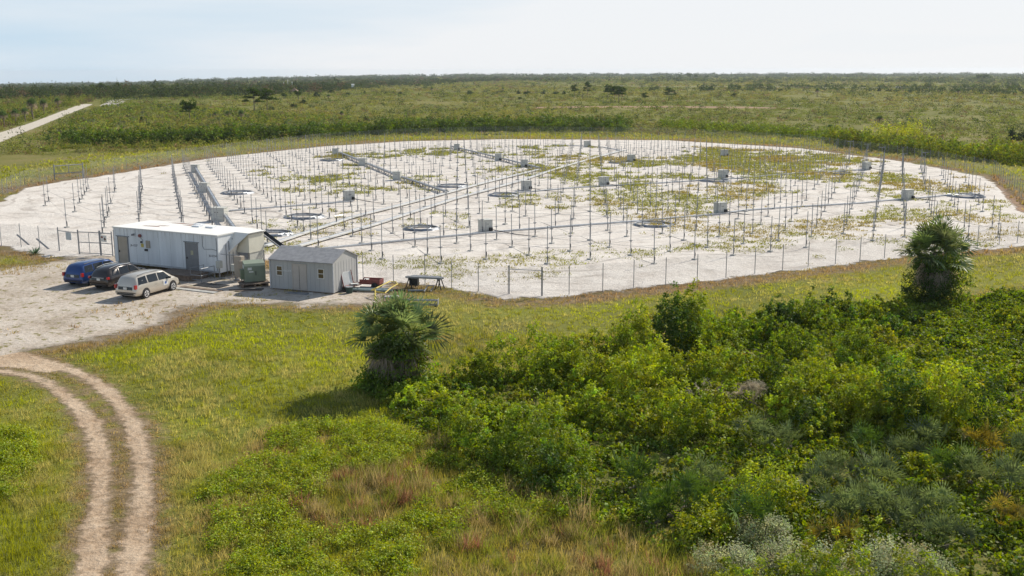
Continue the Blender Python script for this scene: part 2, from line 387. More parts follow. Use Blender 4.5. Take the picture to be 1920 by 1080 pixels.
# ------------------------------------------------------------------ regions of the ground (photograph outlines laid on the ground)
YARD = GP([(-260, 470), (-90, 412), (0, 378), (45, 353), (110, 341), (172, 333), (300, 312), (400, 296), (600, 275), (760, 265), (950, 261), (1250, 263),
           (1500, 278), (1700, 304), (1845, 331), (1880, 352), (1900, 375), (1930, 405), (1985, 440), (1975, 455), (1915, 463), (1830, 470), (1660, 488), (1500, 508), (1300, 531), (1100, 553),
           (1010, 562), (950, 562), (880, 550), (800, 533), (740, 532), (690, 560), (600, 510), (400, 470), (215, 482), (100, 484), (40, 472), (0, 462), (-150, 520)])
JUNC = GP([(-250, 630), (0, 645), (80, 668), (130, 693), (90, 702), (40, 694), (0, 690), (-250, 712)])
LOT = GP([(-300, 560), (-60, 505), (60, 497), (105, 488), (100, 470), (240, 470), (600, 515), (690, 525), (745, 540), (742, 558), (705, 573), (640, 578), (560, 577), (470, 570), (410, 572), (370, 578),
          (340, 594), (295, 616), (235, 632), (160, 648), (100, 656), (60, 662), (0, 672), (-120, 690), (-350, 690)])
RUT_A = smooth_line(GP([(-200, 700), (-60, 694), (40, 703), (100, 727), (150, 768), (180, 820), (189, 880), (187, 940), (180, 1000), (168, 1080), (150, 1180)]))
RUT_B = smooth_line(GP([(-180, 652), (-40, 655), (60, 672), (140, 698), (205, 738), (247, 795), (266, 860), (266, 930), (258, 1000), (247, 1080), (230, 1180)]))
TRACK_POLY = np.concatenate([RUT_A, RUT_B[::-1]])
THICKET = GP([(690, 745), (760, 790), (820, 835), (880, 880), (960, 925), (1060, 975), (1180, 1010), (1290, 1040), (1330, 1090), (1340, 1180), (2500, 1180), (2500, 530), (2100, 535), (1920, 548),
              (1800, 562), (1690, 570), (1560, 582), (1440, 602), (1330, 628), (1240, 652), (1150, 676), (1060, 684), (960, 694), (880, 705), (800, 718), (730, 728)])
LOW = [GP([(395, 960), (380, 920), (430, 890), (500, 850), (520, 810), (600, 800), (700, 790), (800, 830), (900, 890), (980, 940), (960, 985), (880, 960), (820, 940), (760, 880), (700, 880), (640, 900), (560, 960), (560, 1000), (480, 1005), (400, 985)]),
       GP([(-60, 810), (40, 815), (70, 850), (60, 900), (30, 935), (-60, 960)]),
       GP([(400, 1000), (520, 985), (600, 1010), (700, 1000), (800, 960), (880, 970), (860, 1020), (780, 1050), (760, 1120), (560, 1130), (400, 1100)]),
       GP([(960, 930), (1040, 965), (1110, 1000), (1060, 1010), (980, 985)])]
ROAD = GP([(0, 248), (60, 229), (110, 210), (160, 192), (181, 186), (186, 187), (172, 197), (130, 214), (80, 235), (30, 255), (0, 268), (-150, 318), (-150, 290)])

def near_bare(P):
    """metres inside the nearest bare patch (positive = on sand, lot or rut)"""
    d = np.maximum(sdf(P, YARD), sdf(P, LOT))
    return np.maximum(d, np.maximum(0.62 - dline(P, RUT_A), 0.62 - dline(P, RUT_B)))

def brown_lush(P):
    ys = sdf(P, YARD); x, y = P[:, 0], P[:, 1]
    n1 = fbm(x * 0.11, y * 0.11, 3); n2 = fbm(x * 0.4, y * 0.4, 11)
    out_ = np.clip(-ys, 0, 50)
    brown = np.exp(-((out_ - 1.0) / 2.6) ** 2) * (ys < 3) * 0.8
    lane = np.where((y < 92) & (x > -10), np.exp(-((out_ - 13 - x * 0.05) / 2.6) ** 2) * 0.6, 0)
    d = dline(P, np.concatenate([RUT_A])); d2 = dline(P, RUT_B)
    tr = np.exp(-(np.minimum(d, d2) / 1.3) ** 2) * 0.75
    lot = np.exp(-(np.clip(-sdf(P, LOT), 0, 99) / 2.4) ** 2) * 0.7
    back = np.where(y > 120, np.exp(-((out_ - 6) / 5.0) ** 2) * 0.5, 0)
    low = np.where((y < 48) & (x > -12), 0.35, 0)
    brown = np.clip(np.maximum.reduce([brown, lane, tr, lot, back, low]) + (n1 - 0.5) * 0.9 + (n2 - 0.5) * 0.3, 0, 1)
    lush = np.clip(1.15 - np.abs(y - 60) / 60, 0, 1) * (y < 100) * np.clip(0.35 + (n1 - 0.35) * 2.2, 0, 1)
    lush = np.where((y > 100) & (out_ > 0) & (out_ < 22), 0.55, lush)
    th = sdf(P, THICKET); brown = np.where(th > .3, .28, brown); lush = np.where(th > .3, 0, lush)
    return brown, lush

# ------------------------------------------------------------------ ground sheets
def axis(a, b, step, far):
    g = [30 * 1.27 ** k for k in range(60)]; up = [b + v for v in np.cumsum(g) if b + v < far]; dn = [a - v for v in np.cumsum(g) if a - v > -far]
    return np.array(dn[::-1] + list(np.arange(a, b + 0.01, step)) + up)
def drop(P):
    """the land falls very gently away beyond 700 m, most of all toward the woods"""
    P = np.atleast_2d(P).astype(float); r = np.hypot(P[:, 0], P[:, 1]); px = 960 + np.where(P[:, 1] > 1, P[:, 0] / np.maximum(P[:, 1] * .98 + 3.3, 1) * FPX, np.sign(P[:, 0]) * 4000)
    k = np.interp(px, [-600, 0, 250, 400, 560, 712, 900, 1200, 1920, 3000], [.0105, .0102, .0088, .0058, .0043, .0031, .0022, .0021, .0026, .0026])
    return -k * np.clip(r - 700, 0, None)
xs = axis(-140, 140, 1.0, 7000); ys = axis(10, 330, 1.0, 7000)
X, Y = np.meshgrid(xs, ys); P = np.stack([X.ravel(), Y.ravel()], 1); W = len(xs)
idx = np.arange(len(P)).reshape(X.shape)
Q = np.stack([idx[:-1, :-1], idx[:-1, 1:], idx[1:, 1:], idx[1:, :-1]], -1).reshape(-1, 4)
gme = raw_mesh("ground", np.column_stack([P, drop(P)]), Q)
bw, lw_ = brown_lush(P); farm = (np.abs(P[:, 0]) > 141) | (P[:, 1] > 331) | (P[:, 1] < 9)
bw[farm] = 0.12; lw_[farm] = 0.1
gme.attributes.new("brown", 'FLOAT', 'POINT').data.foreach_set("value", bw.astype(np.float32))
gme.attributes.new("lush", 'FLOAT', 'POINT').data.foreach_set("value", lw_.astype(np.float32))
tag(link("ground", gme, ground_mat()), "open grassland reaching to the horizon", kind='structure')

def sheet(name, fn, box, step, z, m, label, amp=0.0):
    gx = np.arange(box[0], box[1] + step, step); gy = np.arange(box[2], box[3] + step, step)
    X, Y = np.meshgrid(gx, gy); P = np.stack([X.ravel(), Y.ravel()], 1); e = fn(P)
    idx = np.arange(len(P)).reshape(X.shape)
    Q = np.stack([idx[:-1, :-1], idx[:-1, 1:], idx[1:, 1:], idx[1:, :-1]], -1).reshape(-1, 4)
    keep = (e[Q] > -1.2 * max(1, step)).any(1); Q = Q[keep]
    used = np.unique(Q); mp_ = -np.ones(len(P), int); mp_[used] = np.arange(len(used))
    h = z + amp * np.clip(e[used], 0, 1) * (fbm(P[used, 0] * 0.5, P[used, 1] * 0.5, 9))
    me = raw_mesh(name, np.column_stack([P[used], h]), mp_[Q])
    me.attributes.new("edge", 'FLOAT', 'POINT').data.foreach_set("value", e[used].astype(np.float32))
    me.polygons.foreach_set("use_smooth", [True] * len(me.polygons))
    return tag(link(name, me, m), label, kind='structure')

SAND = sheet_mat("white_sand", [(0.34, (0.49, 0.435, 0.39)), (0.45, (0.635, 0.585, 0.54)), (0.56, (0.72, 0.675, 0.63)), (0.7, (0.76, 0.715, 0.67))], 4.5, 0.35, 0.5, 0.9, None, True)
SANDL = sheet_mat("trodden_sand", [(0.34, (0.30, 0.245, 0.19)), (0.45, (0.44, 0.375, 0.31)), (0.56, (0.54, 0.48, 0.42)), (0.7, (0.60, 0.54, 0.48))], 7.5, 0.28, 1.6, 0.7, (1.3, 0.575, (0.21, 0.185, 0.075)))
GRAVEL = sheet_mat("track_gravel", [(0.34, (0.30, 0.205, 0.13)), (0.47, (0.44, 0.325, 0.225)), (0.6, (0.55, 0.43, 0.315))], 1.2, 1.7, 0.35, 0.9, (22, 0.66, (0.62, 0.57, 0.50)))
ROADM = sheet_mat("shell_road", [(0.3, (0.48, 0.43, 0.355)), (0.6, (0.58, 0.53, 0.455))], 1.2, 0.3, 0.6, 0.2)
sheet("sand_yard", lambda P: sdf(P, YARD), (-150, 110, 70, 265), 0.9, 0.008, SAND, "white sand yard of the antenna field", 0.10)
sheet("parking_lot", lambda P: sdf(P, LOT), (-75, 0, 50, 105), 0.6, 0.014, SANDL, "pale trodden sand lot in front of the trailer", 0.02)
sheet("gravel_track", lambda P: np.maximum(np.maximum(0.57 - dline(P, RUT_A), 0.60 - dline(P, RUT_B)) + (fbm(P[:, 0] * .6, P[:, 1] * .35, 19) - .5) * .5, sdf(P, JUNC)), (-45, -5, 26, 62), 0.25, 0.020, GRAVEL, "two rutted gravel track curving through the grass")
sheet("dirt_road", lambda P: sdf(P, ROAD), (-330, -80, 120, 560), 2.0, 0.012, ROADM, "straight white shell road beside the woods")
PATHM = sheet_mat("bare_soil", [(0.3, (0.24, 0.145, 0.085)), (0.6, (0.34, 0.225, 0.15))], 3.0, 0.2, 1.0, 0.2)
PATH = GP([(1000, 200.5), (1100, 199), (1250, 199), (1400, 200), (1500, 203), (1500, 204.5), (1400, 203), (1250, 201.8), (1100, 202), (1000, 203.5)])
sheet("dirt_path", lambda P: sdf(P, PATH), (0, 320, 380, 540), 3.0, 0.012, PATHM, "reddish bare dirt path across the far scrub")
FROAD = GP([(1120, 161), (1640, 164.6), (2000, 166), (2000, 167.2), (1640, 165.7), (1120, 161.9)])
FRL = GP([(1120, 161.4), (1640, 165.1), (2000, 166.6)])
sheet("far_road", lambda P: 3.5 - dline(P, FRL), (60, 700, 900, 1260), 4.0, 0.4, ROADM, "thin pale road far out in the scrub")
SIDE = GP([(1865, 338), (1885, 345), (1905, 365), (1960, 410), (1960, 430), (1905, 402), (1880, 372), (1862, 350)])
sheet("dirt_strip", lambda P: sdf(P, SIDE), (60, 100, 100, 180), 0.8, 0.03, PATHM, "strip of bare brown soil inside the fence corner", 0.05)
PAVE = mat("pad_concrete", (0.40, 0.37, 0.33), 0.9, 0, 0.2, 1)
for pts, w_ in ((((192, 199), (212, 188)), 3.2), (((204, 200), (221, 189)), 3.2), (((217, 200), (230, 189)), 3.2), (((205, 188), (300, 183)), 4.0)):
    a, b = GP(pts); d = (b - a); d = d / np.linalg.norm(d); s = np.array([-d[1], d[0]]) * w_ / 2
    MB().quad(*[(q[0], q[1], 0.03) for q in (a - s, b - s, b + s, a + s)]).build("concrete_pad", PAVE)
for o in list(COL.objects):
    if o.name.startswith("concrete_pad"): tag(o, "old concrete strip on the ground beyond the shell road", kind='structure')

# ------------------------------------------------------------------ equipment trailer
def px_of(p):
    w = p[1] * math.cos(PITCH) + (CAM_H - p[2]) * math.sin(PITCH); return 960 + p[0] / w * FPX
TR0 = G(217.5, 501); TR_ANG = math.atan2(-0.45, 0.893)
def build_trailer():
    L, Dp, zb, zt = 11.55, 4.3, 0.42, 3.45
    t = thing("equipment_trailer", "long white windowless equipment trailer with two doors and rust-streaked flat roof", "trailer", TR0, TR_ANG)
    MB().box((L / 2, Dp / 2, (zb + zt) / 2), (L, Dp, zt - zb)).build("wall", WHITE, t, bevel=0.02)
    r = MB().box((L / 2, Dp / 2, zt + 0.05), (L + 0.12, Dp + 0.12, 0.10)); ro = r.build("roof", ROOFW, t)
    st = MB()
    for cx, cy, lx, ly, a in ((4.3, 3.85, 4.4, 0.6, 0.02), (3.0, 1.5, 2.2, 0.5, 0.1), (5.6, 3.2, 2.0, 0.4, -0.1), (3.7, 2.1, 1.2, 0.4, 0.3)):
        c, s = math.cos(a), math.sin(a); pts = []
        for k in range(14):
            th = 2 * math.pi * k / 14; q = random.uniform(0.6, 1.05)
            u, v = lx / 2 * q * math.cos(th), ly / 2 * q * math.sin(th); pts.append((cx + u * c - v * s, cy + u * s + v * c, zt + 0.104))
        st.quad(*pts)
    st.build("rust_stain", RUST, ro)
    for k, (x, y) in enumerate(((6.7, 3.0), (8.2, 3.0), (6.2, 3.75))): MB().box((x, y, zt + 0.16), (0.8, 0.55, 0.12)).build("roof_vent", WHITE, ro)
    m = MB()
    for k in range(1, 9): m.box((k * L / 9 + .02, -.003, (zb + zt) / 2), (.018, .010, zt - zb - .02))
    m.box((L / 2, -.004, zb + .09), (L - .02, .012, .16)); m.build("panel_seam", mat("seam_grey", (.50, .51, .52), .6, 0, .2, 2), t)
    m = MB(); m.box((L / 2, -.005, zt - .008), (L - .05, .008, .016))
    for k in range(26):
        x = .2 + k * (L - .4) / 26 + random.uniform(0, .25); h_ = random.uniform(.2, .9); w_ = random.uniform(.015, .05); m.quad((x, -.0065, zt - .01), (x + w_, -.0065, zt - .01), (x + w_ * .6, -.0065, zt - h_), (x + w_ * .3, -.0065, zt - h_))
    m.build("drip_stain", mat("drip_brown", (.42, .40, .37), .7, 0, .2, 2), t)
    def door(x0, w, h, m, sign):
        d = MB().box((x0 + w / 2, -0.025, zb + 0.08 + h / 2), (w, 0.05, h)).build("door", m, t)
        f = MB(); f.box((x0 - 0.04, -0.035, zb + 0.08 + h / 2), (0.08, 0.07, h + .08)); f.box((x0 + w + .04, -0.035, zb + .08 + h / 2), (0.08, 0.07, h + .08)); f.box((x0 + w / 2, -0.05, zb + .16 + h), (w + .4, .10, .06)); f.build("door_frame", GREYDOOR, d)
        MB().box((x0 + 0.1, -0.08, zb + 1.05), (0.05, 0.08, 0.14)).build("handle", BLACK, d)
        if sign: MB().box((x0 + w / 2 + 0.05, -0.058, zb + 1.5), (0.26, 0.012, 0.36)).build("notice", mat("buff_notice", (0.48, 0.45, 0.30)), d)
    door(0.55, 1.05, 2.2, TAN, False); door(8.15, 1.2, 2.22, GREYDOOR, True)
    MB().box((1.05, -0.03, zb + 0.02), (1.25, 0.08, 0.10)).build("threshold", GREYDOOR, t)
    MB().box((3.95, -0.04, 2.27), (0.42, 0.08, 0.62)).build("control_panel", TAN, t)
    MB().box((3.72, -0.06, 1.78), (0.27, 0.12, 0.17)).build("black_box", BLACK, t)
    b = MB(); b.disc((3.12, -0.08, 2.95), 0.14, (0, 1, 0), 0.12); b.build("alarm_bell", RED, t)
    MB().tube([(3.15, -0.03, 2.86), (3.2, -0.03, 2.70), (3.35, -.03, 2.62), (3.32, -0.03, 2.3)], 0.018).build("bell_conduit", DULL, t)
    MB().box((3.2, -0.05, 2.42), (0.12, 0.1, 0.14)).build("horn", BLACK, t)
    MB().box((3.28, -0.012, 2.13), (0.30, 0.012, 0.30)).build("warning_sign", YEL, t)
    fl = MB(); fl.box((2.42, -0.10, 3.05), (0.07, 0.2, 0.07)); fl.box((2.42, -0.2, 3.0), (0.16, 0.16, 0.14)); fl.build("flood_lamp", DULL, t)
    W = Matrix.Translation((1.92, -0.006, 1.98)) @ Matrix.Rotation(R(90), 4, 'X'); lettering("lettering", "J6-1537", 0.26, LETTER, t, W)
    W = Matrix.Translation((10.55, -0.006, 1.72)) @ Matrix.Rotation(R(90), 4, 'X'); lettering("lettering", "J6-0234", 0.26, LETTER, t, W)
    cd = MB().tube([(9.95, -0.03, 3.4), (9.95, -0.03, 2.55), (10.1, -0.03, 2.3), (10.9, -0.03, 2.36), (11.4, -0.03, 2.3)], 0.02); cd.tube([(11.42, -0.03, 3.3), (11.42, -0.03, 0.6)], 0.022); cd.build("conduit", DULL, t)
    for x in (1.5, 5.8, 10.2): MB().box((x, 0.6, 0.21), (0.4, 0.4, 0.42)).build("support_block", CONC, t); MB().box((x, 3.7, 0.21), (0.4, 0.4, 0.42)).build("support_block", CONC, t)
    # narrow grey unit hung on the far-left end
    ug = MB().box((-0.3, 1.6, 1.9), (0.6, 2.2, 2.5)).build("end_cooling_unit", TAN, t); MB().box((-0.61, 1.6, 1.3), (0.02, 1.6, 1.0)).build("grille", BLACK, ug)
    # right end: hood and cooling unit
    h = MB(); x0, x1, y0, y1 = L, L + 1.5, 2.0, 4.2
    h.quad((x0, y0, zt + .1), (x1, y0 + .1, zt + .05), (x1, y1, zt + .05), (x0, y1, zt + .1)); h.quad((x0, y0, zt + .1), (x0, y0 - 0.9, 1.9), (x0, y0, 1.7), (x0 + .35, y0, 2.6), (x1, y0 + .1, zt + .05))
    h.quad((x0, y0, zt + .02), (x0, y1, zt + .02), (x1, y1, zt - .03), (x1, y0 + .1, zt - .03)); h.build("unit_hood", ROOFW, t)
    ac = MB().box((L + 0.72, 3.1, 2.6), (1.3, 1.9, 1.5)).build("cooling_unit", mat("cream_panel", (0.64, 0.62, 0.53), 0.5, 0, .06, 2), t)
    MB().box((L + 0.75, 2.13, 1.6), (1.0, 0.04, 0.5)).build("grille", DULL, ac); MB().box((L + 0.72, 3.1, 1.5), (1.2, 1.7, 0.7)).build("fan_section", CABGREY, ac)
    for y in (0.9, 1.25, 1.7): MB().tube([(L + 0.05, y, 0.2), (L + 0.05, y, 2.4 + y * .4)], 0.03).build("riser_pipe", DULL, t)
    return t
TRAILER = build_trailer()
def tl(x, y, z=0):
    c, s = math.cos(TR_ANG), math.sin(TR_ANG); return (TR0[0] + x * c - y * s, TR0[1] + x * s + y * c, z)

t = thing("entry_platform", "low weathered timber landing below the grey trailer door", "platform", tl(8.5, -1.2), TR_ANG)
m = MB()
for k in range(9): m.box((-1.6 + k * 0.42, 0, 0.45), (0.40, 2.2, 0.06))
m.build("deck", WOOD, t); MB().box((0.1, -1.0, 0.22), (3.7, 0.12, 0.40)).build("front_skirt", WOOD, t); MB().box((1.95, 0, .22), (.12, 1.9, .40)).build("side_skirt", WOOD, t); MB().box((0.1, 1.0, 0.21), (3.6, 0.1, 0.40)).build("rear_skirt", WOOD, t)
t = thing("guard_rail", "small galvanized pipe guard rail at the end of the timber landing", "railing", tl(10.9, -1.2), TR_ANG)
for x in (-0.55, 0.55):
    MB().tube([(x, -0.8, 0), (x, -0.8, 1.1), (x, 0.75, 1.1), (x, 0.75, 0)], 0.035).build("rail_frame", GALV, t)
MB().tube([(-0.55, -0.8, 0.55), (0.55, -0.8, 0.55)], 0.03).build("mid_rail", GALV, t); MB().tube([(-0.55, 0.75, 0.6), (0.55, 0.75, 0.6)], 0.03).build("mid_rail", GALV, t)
MB().tube([(-0.55, -0.8, 0.2), (0.55, -0.8, 0.2)], 0.03).build("low_rail", GALV, t); MB().tube([(.55, -.8, .55), (.55, .75, .55)], .03).build("side_rail", GALV, t)
t = thing("walkway_slab", "thin pale plank walkway lying on the sand before the timber landing", "walkway", (*G(362, 545), 0), TR_ANG)
MB().box((0, 0.0, 0.05), (4.6, 0.5, 0.05)).build("plank", CONC, t); MB().box((0.2, 0.7, 0.045), (4.0, 0.45, 0.05)).build("plank", WOOD, t)
t = thing("floor_mat", "dark flat mat lying on the sand by the pipe guard rail", "mat", (*G(396, 536), 0), TR_ANG)
MB().box((0, 0, 0.05), (2.6, 1.3, 0.03)).build("mat_sheet", BLACK, t)

# pedestals by the trailer end
t = thing("junction_box", "small grey junction box on a single post at the trailer corner", "electrical box", tl(11.9, -0.35), TR_ANG)
MB().tube([(0, 0, 0), (0, 0, 0.95)], 0.05).build("post", GALV, t); MB().box((0, 0, 1.25), (0.42, 0.35, 0.6)).build("box", CABGREY, t, bevel=.02)
t = thing("switch_cabinet", "tall weathered switch cabinets on a pipe frame beside the trailer end", "electrical cabinet", tl(13.6, 0.1), TR_ANG)
MB().box((0, 0, 1.15), (0.75, 0.45, 1.7)).build("cabinet", TAN, t, bevel=.03); MB().box((0.45, -0.25, 1.0), (0.42, 0.35, 1.35)).build("meter_cabinet", mat("buff_steel", (0.36, 0.30, 0.24), .6, 0, .15), t, bevel=.02)
MB().box((-0.55, -0.05, 1.0), (0.4, 0.3, 0.55)).build("switch_box", CABGREY, t)
f = MB(); f.tube([(-0.75, 0, 0), (-0.75, 0, 2.0)], .035); f.tube([(0.62, 0, 0), (0.62, 0, 1.9)], .035); f.tube([(-1.9, 0, 2.0), (0.1, 0, 2.02)], .03); f.tube([(-1.9, -.3, .12), (0.2, -.3, .10)], .04); f.build("pipe_frame", GALV, t)
for x in (-.3, .3): MB().box((x, 0, .15), (.12, .4, .30)).build("leg", GALV, t)
t = thing("gas_cylinder_pair", "pair of pale upright tanks beneath the cooling unit of the trailer", "tanks", tl(13.3, 2.0), TR_ANG)
for x in (-.3, .3): MB().tube([(x, 0, 0.05), (x, 0, 0.95), (x, 0, 1.1)], [.22, .22, .12], 14).build("tank", PLATE, t)

# green transformer on a pallet
t = thing("transformer_cabinet", "green pad transformer cabinet resting on a dark pallet between trailer and shed", "transformer", (*G(478, 535), 0), R(22))
GREEN = mat("transformer_green", (0.235, 0.275, 0.205), 0.45, 0, .08, 2); GREEND = mat("transformer_green_side", (0.155, 0.195, 0.125), 0.5, 0, .08, 2)
m = MB(); m.quad((-.8, -.45, .38), (-.8, .6, .38), (-.8, .6, 1.95), (-.8, -.3, 1.8), (-.8, -.45, 1.62)); m.quad((.8, -.45, .38), (.8, -.45, 1.62), (.8, -.3, 1.8), (.8, .6, 1.95), (.8, .6, .38))
m.quad((-.8, -.45, .38), (-.8, -.45, 1.62), (.8, -.45, 1.62), (.8, -.45, .38)); m.quad((-.8, -.45, 1.62), (-.8, -.3, 1.8), (.8, -.3, 1.8), (.8, -.45, 1.62)); m.quad((-.8, -.3, 1.8), (-.8, .6, 1.95), (.8, .6, 1.95), (.8, -.3, 1.8))
m.quad((-.8, .6, .38), (.8, .6, .38), (.8, .6, 1.95), (-.8, .6, 1.95)); m.quad((-.8, -.45, .38), (.8, -.45, .38), (.8, .6, .38), (-.8, .6, .38)); m.build("housing", GREEN, t)
MB().box((-.43, -.46, 1.0), (.70, .02, 1.15)).build("door", GREEN, t); d2 = MB().box((.40, -.46, 1.0), (.78, .02, 1.15)).build("door", GREEN, t)
MB().box((.05, -.48, 1.05), (.05, .05, .30)).build("handle", BLACK, d2)
MB().box((-.40, -.474, 1.42), (.30, .008, .20)).build("label_sticker", PLATE, t); MB().box((-.3, -.474, 1.18), (.34, .008, .10)).build("label_sticker", PLATE, t)
MB().box((-.93, .12, .95), (.26, .6, .75)).build("cooling_fins", GREEND, t); MB().box((-.815, .05, 1.55), (.02, .5, .25)).build("label_sticker", PLATE, t)
t = thing("pallet", "dark wooden pallet under the green transformer cabinet", "pallet", (*G(476, 536), 0), R(22))
for k in range(5): MB().box((0, -.7 + k * .35, .3), (2.3, .26, .05)).build("deck_board", WOOD, t)
for x in (-.95, 0, .95): MB().box((x, 0, .15), (.14, 1.6, .25)).build("bearer", WOOD, t)
t = thing("fallen_frame", "dark flat timber frame lying on the sand in front of the green transformer", "timber frame", (*G(462, 544), 0), R(8))
MB().box((0, 0, .06), (2.6, .22, .08)).build("beam", BLACK, t); MB().box((.2, -.5, .05), (2.0, .2, .06)).build("beam", WOOD, t)

# grey gabled shed
SH0 = G(508.5, 542.5); SH_ANG = math.atan2(-0.37, 0.93)
SIDING = mat("grey_siding", (0.44, 0.435, 0.43), 0.7, 0, .07, 1.2, 0, 20, True); SHINGLE = mat("grey_shingle", (0.30, 0.30, 0.315), 0.9, 0, .16, 3, .4, 30)
t = thing("storage_shed", "light grey gabled storage shed with beige double door and two small windows", "shed", SH0, SH_ANG)
L, Dp, he, hr = 5.55, 3.6, 2.28, 3.12
m = MB(); m.box((L / 2, Dp / 2, 0.12 + he / 2), (L, Dp, he - .0)); b = .12 + he
m.quad((0, 0, b), (0, Dp, b), (0, Dp / 2, hr)); m.quad((L, 0, b), (L, Dp / 2, hr), (L, Dp, b)); m.build("wall", SIDING, t)
m = MB()
for k in range(1, 14): m.box((k * L / 14, -.004, .12 + he / 2), (.012, .012, he - .1))
for k in range(1, 9): m.box((L + .004, k * Dp / 9, .12 + he / 2), (.012, .012, he - .1))
m.build("siding_batten", mat("siding_groove", (0.33, 0.34, 0.36)), t)
m = MB(); o_ = .14; zz = (hr - b) / (Dp / 2); lo = b - o_ * zz
for s in (0, 1):
    y0, y1 = (-o_, Dp / 2) if s == 0 else (Dp + o_, Dp / 2)
    m.quad((-.1, y0, lo + .06), (L + .1, y0, lo + .06), (L + .1, y1, hr + .06), (-.1, y1, hr + .06)); m.quad((-.1, y0, lo), (-.1, y1, hr), (L + .1, y1, hr), (L + .1, y0, lo)); m.quad((-.1, y0, lo), (L + .1, y0, lo), (L + .1, y0, lo + .06), (-.1, y0, lo + .06))
    m.quad((L + .1, y0, lo), (L + .1, y1, hr), (L + .1, y1, hr + .06), (L + .1, y0, lo + .06))
    m.quad((-.1, y0, lo), (-.1, y1, hr), (-.1, y1, hr + .06), (-.1, y0, lo + .06))
m.build("roof", SHINGLE, t)
DOORB = mat("beige_door", (0.48, 0.43, 0.39), 0.6, 0, .06, 2)
d = MB().box((2.62, -.02, 1.12), (1.14, .04, 1.92)).build("door", DOORB, t); f = MB(); f.box((2.02, -.03, 1.15), (.07, .06, 2.04)); f.box((3.22, -.03, 1.15), (.07, .06, 2.04)); f.box((2.62, -.03, 2.13), (1.13, .06, .09)); f.build("door_frame", DOORB, d); MB().box((2.62, -.045, 1.1), (.02, .01, 1.85)).build("door_joint", BLACK, d)
WINB = mat("window_amber", (0.10, 0.075, 0.035), .15, 0, .2, 6)
for x in (.85, 4.52):
    w = MB().box((x, -.015, 1.53), (.48, .03, .70)).build("window", WINB, t); f = MB()
    for dx in (-.25, .25): f.box((x + dx, -.025, 1.53), (.05, .05, .76))
    for dz in (-.36, 0, .36): f.box((x, -.028, 1.53 + dz), (.45, .05, .045))
    f.build("window_frame", PLATE, w)
lettering("lettering", "K6-0214", .20, LETTERW, t, Matrix.Translation((1.18, -.008, 1.5)) @ Matrix.Rotation(R(90), 4, 'X'))
m = MB(); m.box((L / 2, .12, .06), (L - .3, .14, .12)); m.box((L / 2, Dp - .12, .06), (L - .3, .14, .12)); m.build("skid", WOOD, t)
for x, y in ((0, 0), (L, 0), (L, Dp)): MB().box((x, y, .12 + he / 2), (.1, .1, he)).build("corner_trim", mat("trim_grey", (.46, .47, .49)), t)
t = thing("door_mat_board", "grey board lying on the sand before the shed door", "board", (*G(560, 551), 0), SH_ANG); MB().box((0, 0, .05), (1.7, .55, .05)).build("board", DULL, t)
t = thing("rubble_stone", "pale concrete lump on the sand next to the board at the shed door", "stone", (*G(583, 553), 0)); MB().box((0, 0, .1), (.35, .28, .2), .4, .7).build("stone", CONC, t, bevel=.06)

# clutter right of the shed
def at(x, y, z=0): g = G(x, y); return (g[0], g[1], z)
t = thing("leaning_panel", "white panel leaning against the gable end of the grey shed", "panel", at(656, 546), SH_ANG + R(70))
m = MB(); m.quad((-.45, 0, 0), (.45, 0, 0), (.45, .42, 1.45), (-.45, .42, 1.45)); m.quad((-.45, .06, 0), (-.45, .48, 1.45), (.45, .48, 1.45), (.45, .06, 0)); m.quad((-.45, 0, 0), (-.45, .42, 1.45), (-.45, .48, 1.45), (-.45, .06, 0)); m.quad((.45, 0, 0), (.45, .06, 0), (.45, .48, 1.45), (.45, .42, 1.45)); m.quad((-.45, .42, 1.45), (.45, .42, 1.45), (.45, .48, 1.45), (-.45, .48, 1.45)); m.build("sheet", PLATE, t)
m = MB(); m.tube([(-.5, -.03, 0), (-.5, .42, 1.55)], .03); m.tube([(.5, -.03, 0), (.5, .42, 1.55)], .03); m.build("edge_bar", RED, t)
t = thing("hand_truck", "red and white hand truck lying by the shed gable", "hand truck", at(664, 545), R(20))
m = MB(); m.tube([(-.7, -.2, .25), (.5, -.2, .5), (.9, -.2, .9)], .04); m.tube([(-.7, .25, .25), (.5, .25, .5), (.9, .25, .9)], .04)
for k in range(4): m.tube([(-.5 + k * .35, -.2, .3 + k * .07), (-.5 + k * .35, .25, .3 + k * .07)], .035)
m.box((-.5, 0, .35), (.5, .5, .22), .3); m.build("frame", RED, t)
for y in (-.3, .35): MB().disc((-.75, y, .2), .2, (0, 1, 0), .1).build("wheel", DARK, t)
MB().box((.05, 0, .55), (.6, .35, .05)).build("toe_plate", PLATE, t)
t = thing("metal_bin", "round dark green bin standing before the leaning white panel", "bin", at(655, 550)); MB().tube([(0, 0, .0), (0, 0, .5)], [.24, .3], 16).build("tub", mat("bin_green", (.03, .06, .05)), t); MB().tube([(0, 0, .49), (0, 0, .53)], [.31, .31], 16).build("rim", DULL, t)
t = thing("red_trailer_cart", "low red cart with a black wheel parked beyond the shed gable", "cart", at(697, 541), R(-14))
m = MB(); m.box((0, 0, .45), (1.6, .9, .10)); m.box((0, -.45, .6), (1.6, .06, .35)); m.box((0, .45, .6), (1.6, .06, .35)); m.box((.8, 0, .6), (.06, .9, .35)); m.build("bed", RED, t)
for y in (-.5, .5): MB().disc((.45, y, .28), .28, (0, 1, 0), .16).build("wheel", DARK, t)
MB().tube([(-.8, 0, .45), (-2.2, .1, .35)], .05).build("drawbar", RED, t); MB().box((-.5, 0, .62), (.4, .6, .22)).build("white_box", PLATE, t)
t = thing("pipe_stack", "greenish grey pipes lying on timber beside the red cart", "pipes", at(694, 547), R(-12))
